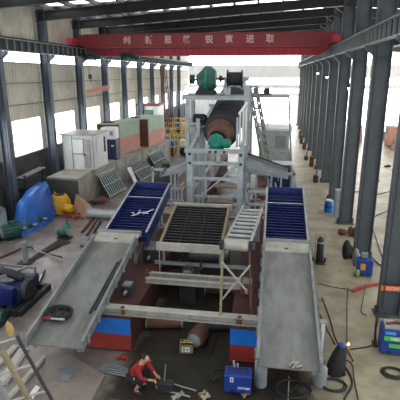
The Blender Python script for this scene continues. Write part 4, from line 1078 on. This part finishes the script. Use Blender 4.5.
lb=part('logo_plate',B().box(-.2,-.11,-.225,-.22,.38,.52),'white',t,local=True,label='white logo plate'); text('logo_letter','S',.11,(-.155,-.228,.45),(PI/2,0,0),'bluel',lb,True)
text('model_lettering','ZX7-500',.085,(.16,-.225,.22),(PI/2,0,0),'white',c,True)
part('torch_stand',B().tube([(-.1,.05,.62),(-.12,.0,.85)],.03,8).tube([(-.02,.05,.62),(-.02,.02,.78)],.025,8),'pale',t,local=True)
# grey gas bottle right of it
q=G(257,391)
t=thing('gas_bottle','grey gas cylinder standing under the front of the right sluice','cylinder',(q.x+.08,q.y+.25,0))
part('body',B().lathe((0,0,0),(0,0,1),[(0,.15),(.02,.17),(.72,.17),(.82,.1),(.86,.06)],18),'steel',t,local=True); part('valve',B().lathe((0,0,.84),(0,0,.96),[(0,.04),(.1,.04)],10),'dark',t,local=True)
q=G(320,388)
t=thing('gas_bottle','short grey cylinder standing below the right front corner of the right sluice','cylinder',(q.x,q.y+.15,0))
part('body',B().lathe((0,0,0),(0,0,.8),[(0,.16),(.02,.18),(.5,.18),(.58,.12),(.62,.06)],18),'grey',t,local=True); part('cap',B().lathe((0,0,.6),(0,0,.68),[(0,.06),(.08,.05)],10),'dark',t,local=True)
# white post and blue jack at right sluice side
q=G(324,350,1.2)
t=thing('support_jack','white and blue screw jack beside the right side of the right sluice','jack',(1.62,11.5,0))
part('post',B().box(-.05,.05,-.05,.05,.04,1.35),'white',t,local=True); part('blue_sleeve',B().tube([(0,.1,.35),(0,.1,1.0)],.09,12),'bluel',t,local=True); part('base',B().box(-.15,.15,-.15,.2,0,.04),'dark',t,local=True)
part('top_cap',B().box(-.1,.1,-.05,.15,1.35,1.39),'pale',t,local=True)
# bars scattered centre
b=B()
for i,(p0,p1) in enumerate((((205,348),(214,322)),((210,356),(220,330)),((214,372),(238,366)),((165,392),(190,398)),((172,385),(196,392)))):
    a=G(*p0); c_=G(*p1); a.z=c_.z=.04
    solo('steel_rod','dark rod on the oily floor, %s'%['leaning row between motor and hull, left','leaning row between motor and hull, right','behind the deep blue welder','at the bottom edge, front','at the bottom edge, rear'][i],'rod',B().tube([a,c_],.025,6),'grey' if i>2 else 'dark','rods on the oily floor')
# small litter at bottom edge
for i,(px,py,m) in enumerate(((203,396,'wood'),(206,399,'pale'),(180,397,'grey'),(246,396,'wood'),(215,381,'dark'),(160,388,'grey'),(176,399,'pale'))):
    q=G(px,py); b=B().bar((q.x-.12,q.y,.03),(q.x+.1,q.y+.08,.05),.06,.05).bar((q.x-.05,q.y-.1,.03),(q.x+.03,q.y+.15,.06),.05,.04)
    solo('scrap_offcut','small %s scrap offcut on the floor %s'%(('brown','pale','grey','tan','dark','dull grey','light')[i],('at the bottom centre','cut by the bottom edge at the centre','left of bottom centre','right of the deep blue welder','behind the deep blue welder','in front of the person','at the very bottom left of centre')[i]),'scrap',b,m,'scrap offcuts on the floor')

# machinery clutter deep in the well and under the frame
for i,(x,y,z,l,r,m) in enumerate(((-3.3,15.8,.3,1.3,.3,'dark'),(-1.7,15.2,.25,1.0,.22,'rust'),(-2.5,18.2,.3,1.6,.28,'grey'),(-3.2,12.6,.18,1.1,.16,'rust'),(-1.5,12.7,.16,.9,.14,'dark'))):
    t=thing('flanged_pipe','%s flanged pipe lying in the hull well, %s'%(('dark fat','rusty','grey fat','thin rusty','thin dark')[i],('under the centre sluice at left','under the roller conveyor','below the drum frame','before the paired beams at left','before the paired beams at right')[i]),'pipe',(x,y,z))
    part('tube',B().tube([(-l/2,0,0),(l/2,.2,0)],r,14),m,t,local=True)
    for sx in (-1,1): part('flange',B().lathe((sx*l/2,.1+sx*.1,0),(sx*(l/2+.05),.1+sx*.1,0),[(0,r*1.04),(.04,r*1.04)],16),'grey',t,local=True)
k=0
for (x,y,z,w_,d_,h_,m) in ((-4.35,15.6,HZ+.02,.5,.9,.5,'dark'),(-4.3,17.6,HZ+.02,.4,.7,.6,'rust'),(-.6,13.4,HZ+.02,.4,.5,.35,'rust'),(-.55,18.4,HZ+.02,.5,.9,.7,'grey'),(-4.4,12.7,HZ+.02,.35,.4,.3,'dark')):
    t=thing('gear_box','small %s box on the %s'%(('dark','rusty','rust-brown','grey','black')[k],('left hull deck beside the left blue box','left hull deck further back','right hull deck beside the conveyor leg','right hull deck beside the right blue box','left hull deck near its front')[k]),'box',(x,y,z))
    part('case',B().box(-w_/2,w_/2,-d_/2,d_/2,0,h_),m,t,local=True,bevel=.02); part('cover',B().box(-w_/2+.05,w_/2-.05,-d_/2+.05,d_/2-.05,h_,h_+.05),'grey',t,local=True); part('shaft',B().tube([(0,-d_/2,h_*.5),(0,-d_/2-.18,h_*.5)],.05,8),'steel',t,local=True); k+=1
# ============================================================ PERSON
def skin_obj(name,chains,m,parent,sub=2,merge=None):
    """chains: list of [(pos,radius)...]; each chain baked through a Skin modifier and merged into ONE mesh"""
    allv=[];allf=[]
    for (verts,edges) in chains:
        me=bpy.data.meshes.new('sk'); me.from_pydata([v[0] for v in verts],edges,[]); me.update()
        o=bpy.data.objects.new('sk',me); COL.objects.link(o)
        md=o.modifiers.new('s','SKIN'); 
        if not me.skin_vertices: 
            bm=bmesh.new(); bm.from_mesh(me); bm.verts.layers.skin.verify(); bm.to_mesh(me); bm.free()
        for i,v in enumerate(verts):
            sv=me.skin_vertices[0].data[i]; r=v[1]; sv.radius=(r,r) if not isinstance(r,tuple) else r; sv.use_root=(i==0)
        s2=o.modifiers.new('u','SUBSURF'); s2.levels=sub; s2.render_levels=sub
        bpy.context.view_layer.update()
        ev=bpy.data.meshes.new_from_object(o.evaluated_get(bpy.context.evaluated_depsgraph_get()))
        n0=len(allv); allv+=[tuple(v.co) for v in ev.vertices]; allf+=[tuple(i+n0 for i in p.vertices) for p in ev.polygons]
        COL.objects.unlink(o); bpy.data.objects.remove(o)
    mb=B(); mb.add(allv,allf,True); return part(name,mb,m,parent,local=True)
J=dict(pel=(0,0,.36),sp=(.06,0,.55),ch=(.16,0,.74),nk=(.27,0,.88),hd=(.36,0,.97))
t=thing('person','person in a red top and dark trousers crouching and working on the oily floor','person',(-3.30,9.72,0))
t.rotation_euler=(0,0,math.radians(-14)); t.scale=(1.0,1.0,1.0)
def limb(s):
    y=.17*s
    return dict(hip=(0.0,.1*s,.34),kn=(.36,.2*s,.46),an=(.10,.16*s,.09),to=(.27,.18*s,.04),sh=(.20,.19*s,.78),el=(.36,.25*s,.56),wr=(.56,.12*s,.50),ha=(.62,.10*s,.49))
Lm,Rm=limb(1),limb(-1)
vs=[(J['pel'],.15),(J['sp'],.13),(J['ch'],.15),(J['nk'],.062),(J['hd'],.10)]; es=[(0,1),(1,2),(2,3),(3,4)]
for l in (Lm,Rm):
    k=len(vs); vs+=[(l['hip'],.105),(l['kn'],.07),(l['an'],.043),(l['to'],.035)]; es+=[(0,k),(k,k+1),(k+1,k+2),(k+2,k+3)]
    k=len(vs); vs+=[(l['sh'],.065),(l['el'],.045),(l['wr'],.03),(l['ha'],.034)]; es+=[(2,k),(k,k+1),(k+1,k+2),(k+2,k+3)]
ch=[(vs,es)]
# head shape, nose, ears
ch.append(([((.33,0,.96),.085),((.37,0,1.03),.105),((.40,0,.97),.085),((.42,0,.93),.05)],[(0,1),(1,2),(2,3)]))
ch.append(([((.46,0,.99),.018),((.505,0,.965),.016)],[(0,1)]))
for s in (-1,1): ch.append(([((.36,.1*s,.99),.016),((.345,.115*s,1.01),.02)],[(0,1)]))
# fingers
for l,s in ((Lm,1),(Rm,-1)):
    h=Vector(l['ha'])
    for i,(off,ln) in enumerate(((-.03,.075),(-.01,.085),(.012,.08),(.032,.062))):
        a=h+Vector((.01,off,.0)); b_=a+Vector((ln*.55,0,-.005)); c_=b_+Vector((ln*.3,0,-.025)); e_=c_+Vector((ln*.05,0,-.03))
        ch.append(([(a,.010),(b_,.009),(c_,.0085),(e_,.007)],[(0,1),(1,2),(2,3)]))
    a=h+Vector((-.02,-s*.03,0)); b_=a+Vector((.03,-s*.03,-.01)); c_=b_+Vector((.03,-s*.005,-.015)); ch.append(([(a,.012),(b_,.011),(c_,.009)],[(0,1),(1,2)]))
skin_obj('body',ch,'skin',t)
# shirt
vs=[((0.0,0,.40),.165),(J['sp'],.16),(J['ch'],.178),((.235,0,.845),.09)]; es=[(0,1),(1,2),(2,3)]
for l in (Lm,Rm):
    k=len(vs); e=Vector(l['el']); w=Vector(l['wr']); vs+=[(l['sh'],.085),(l['el'],.062),(e.lerp(w,.75),.045)]; es+=[(2,k),(k,k+1),(k+1,k+2)]
skin_obj('red_shirt',[(vs,es)],'shirt',t)
vs=[((-.01,0,.32),.165)]; es=[]
for l in (Lm,Rm):
    k=len(vs); kn=Vector(l['kn']); an=Vector(l['an']); vs+=[(l['hip'],.125),(l['kn'],.088),(kn.lerp(an,.45),.066)]; es+=[(0,k),(k,k+1),(k+1,k+2)]
skin_obj('trousers',[(vs,es)],'pants',t)
skin_obj('hair',[([((.30,0,1.0),.095),((.34,0,1.06),.115),((.385,0,1.08),.085)],[(0,1),(1,2)])],'hair',t)
for l,s in ((Lm,1),(Rm,-1)):
    part('shoe',B().ball((l['an'][0]+.09,l['to'][1],.045),.05,8,(2.7,1.0,.9)),'dark',t,local=True)
eyes=B()
for s in (-1,1): eyes.ball((.468,.035*s,1.0),.012,6)
parts('eye',eyes,'black',t,local=True)
part('mouth',B().box(.463,.468,-.02,.02,.935,.94),'redd',t,local=True)
# the piece of steel being worked on
q=t.location+Vector((.72,-.05,0))
t2=thing('workpiece','grey steel workpiece on the floor under the hands of the crouching person','workpiece',(q.x+.05,q.y+.1,0))
part('block',B().box(-.15,.25,-.12,.12,0,.28),'dark',t2,local=True,bevel=.02); part('upright_rod',B().tube([(.02,0,.28),(.05,.05,.75)],.015,6),'grey',t2,local=True)

# ============================================================ RIGHT AISLE
# cutting torch bottles by the right sluice
q=G(319,263)
t=thing('gas_bottle','dark gas cylinder with hand truck standing in the aisle beside the right sluice','cylinder',(q.x,q.y,0))
part('body',B().lathe((0,0,.08),(0,0,1.4),[(0,.13),(.02,.15),(.95,.15),(1.1,.09),(1.15,.05)],18),'dark',t,local=True)
part('shoulder_band',B().lathe((0,0,.95),(0,0,1.02),[(0,.155),(.07,.155)],18),'steel',t,local=True)
part('valve',B().lathe((0,0,1.2),(0,0,1.34),[(0,.045),(.12,.045)],10).tube([(-.06,0,1.3),(.08,0,1.3)],.02,6),'pale',t,local=True)
part('truck_frame',B().tube([(-.18,.12,.05),(-.18,.16,1.3),(.18,.16,1.3),(.18,.12,.05)],.018,6),'grey',t,local=True)
part('truck_plate',B().box(-.22,.22,-.2,.2,0,.04),'dark',t,local=True)
for x in (-.25,.25): part('wheel',B().lathe((x-.03,.15,.1),(x+.03,.15,.1),[(0,.1),(.06,.1)],14),'black',t,local=True)
# welder by column with yellow label
q=G(365,277)
t,c=welder((q.x-.02,q.y+.2,0),-.1,'blue welding machine with yellow label in front of the second right column',.62,.4,.72,0)
part('yellow_label',B().box(-.17,.02,-.225,-.215,.3,.58),'yellow',t,local=True,label='yellow warning label')
part('wire_feeder',B().box(-.15,.1,-.05,.15,.76,.95),'grey',t,local=True)
# things wrapped on column bases
def heap(px,py,r,h,lab,m,cat='rags',n_=5):
    q=G(px,py); b=B()
    for i in range(n_):
        a=random.uniform(0,6.28); rr=random.uniform(0,r*.6); hh=h*random.uniform(.4,1)
        b.ball((q.x+rr*math.cos(a),q.y+rr*math.sin(a),hh*.45),r*random.uniform(.45,.7),7,(1,1,hh*.45/(r*.55)))
    # sit on floor
    zmin=min(v[2] for v in b.v); b.v=[(v[0],v[1],max(0,v[2])) for v in b.v]
    return solo('rag_heap',lab,cat,b,m,'heaps at column feet')
heap(349,258,.3,1.0,'dark bundle of hoses heaped left of the second right column','black')
heap(355,266,.22,.9,'silvery grey sack standing at the foot of the second right column','sheet')
heap(355,276,.18,.5,'olive bag on the floor beside the yellow-labelled welder','leaf')
heap(341,234,.3,.5,'rusty rags around the foot of the third right column','rust')
heap(353,236,.25,.6,'dark rags on the right of the third right column foot','brown')
q=G(337,212)
t=thing('blue_drum','small round blue container beside the fourth right column','drum',(q.x-.5,q.y,0))
part('body',B().lathe((0,0,0),(0,0,.7),[(0,.26),(.3,.28),(.62,.26),(.7,.2)],18),'sky',t,local=True); part('rim',B().lathe((0,0,.34),(0,0,.38),[(0,.29),(.04,.29)],18),'navy',t,local=True)
part('lid',B().lathe((0,0,.7),(0,0,.76),[(0,.2),(.06,.15)],16),'white',t,local=True)
q=G(337,216)
solo('grey_locker','narrow pale grey locker between the third and fourth right columns','locker',B().box(q.x-.2,q.x+.2,q.y-.2,q.y+.2,0,1.6).box(q.x-.17,q.x+.17,q.y-.22,q.y-.2,.1,1.5),'frame',None,.01)
# red strip
b=B(); pts=[(352,292),(362,288),(372,285.5),(380,284.5),(386,286)]
for (p0,p1) in zip(pts[:-1],pts[1:]):
    a=G(*p0); c_=G(*p1); a.z=c_.z=.03; b.bar(a,c_,.16,.04)
solo('red_strap','flat red strap lying across the floor to the nearest right column','strap',b,'cabler')
# black/blue bag vacuum with orange top
q=G(336,376)
t=thing('wire_feed_cart','black tapered canvas-covered cart with blue top and glowing orange lamp in the aisle','cart',(q.x-.02,q.y+.15,0)); t.scale=(.86,.86,.86)
mb=B(); sec=[(0,.30,.26,0,0),(.3,.28,.24,.03,.0),(.6,.23,.2,.08,.03),(.85,.17,.15,.14,.06),(.95,.13,.12,.16,.07)]
vsx=[];n_=20
for (z,rx,ry,ox,oy) in sec:
    for j in range(n_):
        a=2*PI*j/n_; w=1+.06*math.sin(j*2.4); vsx.append((ox+rx*w*math.cos(a),oy+ry*w*math.sin(a),z))
mb.add(vsx,[(i*n_+j,i*n_+(j+1)%n_,(i+1)*n_+(j+1)%n_,(i+1)*n_+j) for i in range(4) for j in range(n_)],True); mb.add(vsx[-n_:],[tuple(range(n_))])
part('canvas_cover',mb,'black',t,local=True); part('blue_top',B().ball((.15,.06,.98),.13,8,(1.1,1,.7)),'bluel',t,local=True)
part('orange_lamp',B().ball((.36,.1,1.02),.04,8),'flame',t,local=True); part('lamp_arm',B().tube([(.2,.08,1.0),(.36,.1,1.0)],.02,6),'yellow',t,local=True)
part('pulled_handle',B().tube([(.2,.1,.9),(.45,.05,.6),(.55,0,.5)],.015,6),'dark',t,local=True)
for x in (-.28,.28): part('wheel',B().lathe((x-.03,-.1,.09),(x+.03,-.1,.09),[(0,.09),(.06,.09)],14),'black',t,local=True)
# blue wire feeder with green lettering right
q=G(391,356)
t,c=welder((q.x+.12,q.y+.25,0),-.06,'large blue welding machine with green label, cut by the right frame edge',.85,.5,.85,0)
lb=part('green_label',B().box(-.35,.3,-.27,-.26,.5,.64),'greenled',t,local=True,label='green label strip'); text('label_lettering','NBC',.12,(-.05,-.275,.57),(PI/2,0,0),'white',lb,True)
lb=part('blue_badge',B().box(-.33,-.05,-.27,-.26,.70,.79),'lblue',t,local=True); lb=part('green_badge',B().box(-.2,.2,-.27,-.26,.28,.4),'greenled',t,local=True); part('cable_tray',B().box(-.35,.35,-.2,.2,.85,.93),'pale',t,local=True)
part('tool_on_top',B().tube([(-.3,-.1,.95),(0,.0,1.0),(.3,-.1,.96)],.04,8),'rust',t,local=True)
q=G(381,345)
solo('red_bottle_trolley','red and rust hose trolley standing left of the green-labelled welder','trolley',B().tube([(q.x,q.y,0),(q.x,q.y,.8)],.07,10).tube([(q.x-.2,q.y,.05),(q.x-.2,q.y+.1,.9),(q.x+.15,q.y+.1,.9)],.03,8).box(q.x-.25,q.x+.2,q.y-.15,q.y+.15,0,.05),'redd')
# cables on the right floor
def cable(pts,r,m,lab,name='floor_cable',grp='cables on the right floor',z=.025):
    P=[G(*p) for p in pts]; out=[]
    for i in range(len(P)-1):
        p0=P[max(i-1,0)];p1=P[i];p2=P[i+1];p3=P[min(i+2,len(P)-1)]
        for k in range(5):
            u=k/5; q=.5*((2*p1)+(p2-p0)*u+(2*p0-5*p1+4*p2-p3)*u*u+(3*p1-p0-3*p2+p3)*u*u*u); q.z=z; out.append(q)
    e=P[-1].copy(); e.z=z; out.append(e)
    return solo(name,lab,'cable',B().tube(out,r,6),m,grp)
cable([(322,298),(330,320),(334,335),(338,345)],.02,'cable','black cable running down the aisle to the canvas cart')
cable([(313,282),(318,310),(335,345)],.018,'cable','thin black cable leaving the right sluice edge for the cart')
cable([(318,284),(335,288),(350,290)],.012,'cable','thin cable from the right sluice to the red strap')
cable([(348,288),(347,305),(347,330),(347,344)],.016,'cable','thin straight cable running towards the camera in mid aisle')
cable([(386,290),(381,310),(376,330),(374,345),(350,350)],.018,'cable','black cable sweeping left from the nearest column foot')
cable([(366,284),(363,300),(361,312),(366,316)],.016,'cable','dark cable coming off the yellow-labelled welder')
cable([(340,362),(348,372),(352,385),(344,400)],.03,'cable','thick cable leaving the cart towards the bottom edge')
cable([(344,360),(352,365),(354,380),(358,400)],.018,'cable','thin cable leaving the cart towards the bottom edge')
cable([(345,346),(350,355),(353,362)],.02,'cabler','short red-brown lead hanging out of the cart onto the floor')
cable([(300,383),(285,398)],.02,'cable','short cable under the right sluice lip')
cable([(275,376),(272,400)],.018,'cable','left one of two thin cables hanging to the floor below the right sluice')
cable([(289,378),(288,400)],.018,'pale','pale thin cable hanging to the floor below the right sluice')
cable([(380,180),(372,190),(355,192)],.03,'cabler','red cable on the floor of the next bay between the columns')
cable([(398,190),(380,194),(366,198)],.025,'cable','dark cable on the floor of the next bay')
cable([(394,210),(380,214),(372,222),(378,245),(384,262)],.02,'cable','long curved dark cable on the next bay floor behind the welder')
cable([(365,250),(376,262),(384,268)],.03,'cable','thick cable from the second column to the nearest column')
def coil(px,py,r,lab,rr=.022,turns=4):
    q=G(px,py); pts=[]
    for i in range(turns*16+1):
        a=i*2*PI/16; R=r*(1-.09*(i/16)+.05*math.sin(a*1.3)); pts.append((q.x+R*math.cos(a),q.y+R*.8*math.sin(a),rr+.012*(i/16)))
    return solo('cable_coil',lab,'cable coil',B().tube(pts,rr,6),'cable','coiled cables on the floor')
coil(393,374,.35,'coiled black cable on the floor in front of the green-labelled welder')
coil(292,390,.5,'large loose cable loop on the floor below the right sluice',.025,2)
coil(333,386,.35,'black cable ring around the foot of the canvas cart',.03,2)
# items in the next bay (right)
for i,(px,py,w,h,m) in enumerate(((392,146,1.6,2.2,'salmon'),(398,150,1.4,1.3,'pink'),(389,140,1.2,1.8,'grey'),(357,142,1.0,1.6,'salmon'),(356,134,1.4,1.2,'red'),(376,138,1.5,1.4,'grey'))):
    q=G(px,py); t=thing('stacked_crate','%s stack in the bright next bay beyond the columns'%('tall pinkish','low dusty pink','grey upright','narrow salmon','red topped','short grey')[i],'crate',(q.x,q.y,0))
    part('lower_box',B().box(-w/2,w/2,-.5,.5,0,h*.55),m,t,local=True,bevel=.03); part('upper_box',B().box(-w/2+.15,w/2-.05,-.4,.45,h*.55,h),m,t,local=True,bevel=.03)
for i,(px,py) in enumerate(((388,167),(396,171),(391,147))):
    q=G(px,py); solo('scrap_offcut','small black scrap on the bright next bay floor, %s'%('left one','right one','far one')[i],'scrap',B().bar((q.x-.3,q.y,.06),(q.x+.25,q.y+.1,.08),.2,.12).ball((q.x,q.y,.1),.12,6),'black','scrap in the next bay')
# clutter at feet of far right columns
for i,cy in enumerate(COLYR[7:13]):
    dx,dy=((0,0),(.15,1.2),(-.1,-.6),(.1,.9),(0,.2),(.1,-.8))[i]; cy+=dy; hh=(.5,.9,.35,.7,.6,1.0)[i]
    b=B().box(XM-.95+dx,XM-.6+dx,cy-.3,cy+.2,0,hh).box(XM-.85+dx,XM-.7+dx,cy-.45,cy-.3,0,hh*.6).tube([(XM-.75+dx,cy,hh),(XM-.7+dx,cy+.1,hh+.35)],.05,6)
    b.v=[(v[0],v[1],max(0,v[2])) for v in b.v]
    solo('parts_bin','rusty bin of parts at the foot of the %s right column'%ORD[i+4],'bin',b,'rust' if i%2 else 'dark','bins at the far columns')
# pallet/clutter along the left wall
for i,(x,y,w,l,h,m) in enumerate(((-13.4,23.9,.9,1.6,1.3,'dark'),(-13.6,20.0,.8,1.4,.9,'grey'),(-13.3,17.6,1.0,2.2,1.4,'dark'),(-12.6,26.0,.5,.5,2.3,'dark'))):
    pass
t=thing('pipe_rack','dark storage rack with long pipes along the left wall before the cabin','rack',(-13.7,24.0,0))
for y in (22.4,24.4): 
    part('upright',B().box(-13.45,-13.35,y-.05,y+.05,0,2.6),'dark',t)
for z in (1.2,1.8,2.4):
    b=B()
    for i in range(3): b.tube([(-13.75+i*.16,22.2,z+.08),(-13.75+i*.16,24.75,z+.08+.1)],.05,8)
    part('stored_pipe',b,'grey' if z>2 else 'dark',t); parts('arm',B().box(-13.85,-13.35,22.35,22.45,z-.05,z+.02).box(-13.85,-13.35,24.35,24.45,z-.05,z+.02),'dark',t)
solo('white_canister','small white canister on the floor by the first visible left column','canister',B().lathe((-13.2,24.75,0),(-13.2,24.75,1),[(0,.14),(.5,.14),(.6,.06),(.7,.06)],12),'white')

# ============================================================ LIGHT
w=bpy.data.worlds.new('sky'); bpy.context.scene.world=w; w.use_nodes=True; nt=w.node_tree
bg=nt.nodes['Background']; bg.inputs[0].default_value=(.85,.92,1,1); bg.inputs[1].default_value=1.0
def area(name,loc,rot,sx,sy,e,col=(1,1,1)):
    l=bpy.data.lights.new(name,'AREA'); l.shape='RECTANGLE'; l.size=sx; l.size_y=sy; l.energy=e; l.color=col
    o=bpy.data.objects.new(name,l); COL.objects.link(o); o.location=loc; o.rotation_euler=rot; return o
# ============================================================ CAMERA
cam=bpy.data.cameras.new('camera'); cam.sensor_width=36; cam.lens=F/400*36; cam.clip_end=400
o=bpy.data.objects.new('camera',cam); COL.objects.link(o)
o.matrix_world=Matrix(((XV.x,XV.y,XV.z,0),(YV.x,YV.y,YV.z,0),(ZV.x,ZV.y,ZV.z,CAMH),(0,0,0,1)))
sc=bpy.context.scene; sc.camera=o
sc.view_settings.view_transform='Standard'; sc.view_settings.look='None'; sc.view_settings.gamma=1; sc.view_settings.use_curve_mapping=False
sc.view_settings.exposure=0.5
sc.cycles.use_denoising=True
sc.cycles.max_bounces=6; sc.cycles.sample_clamp_indirect=6
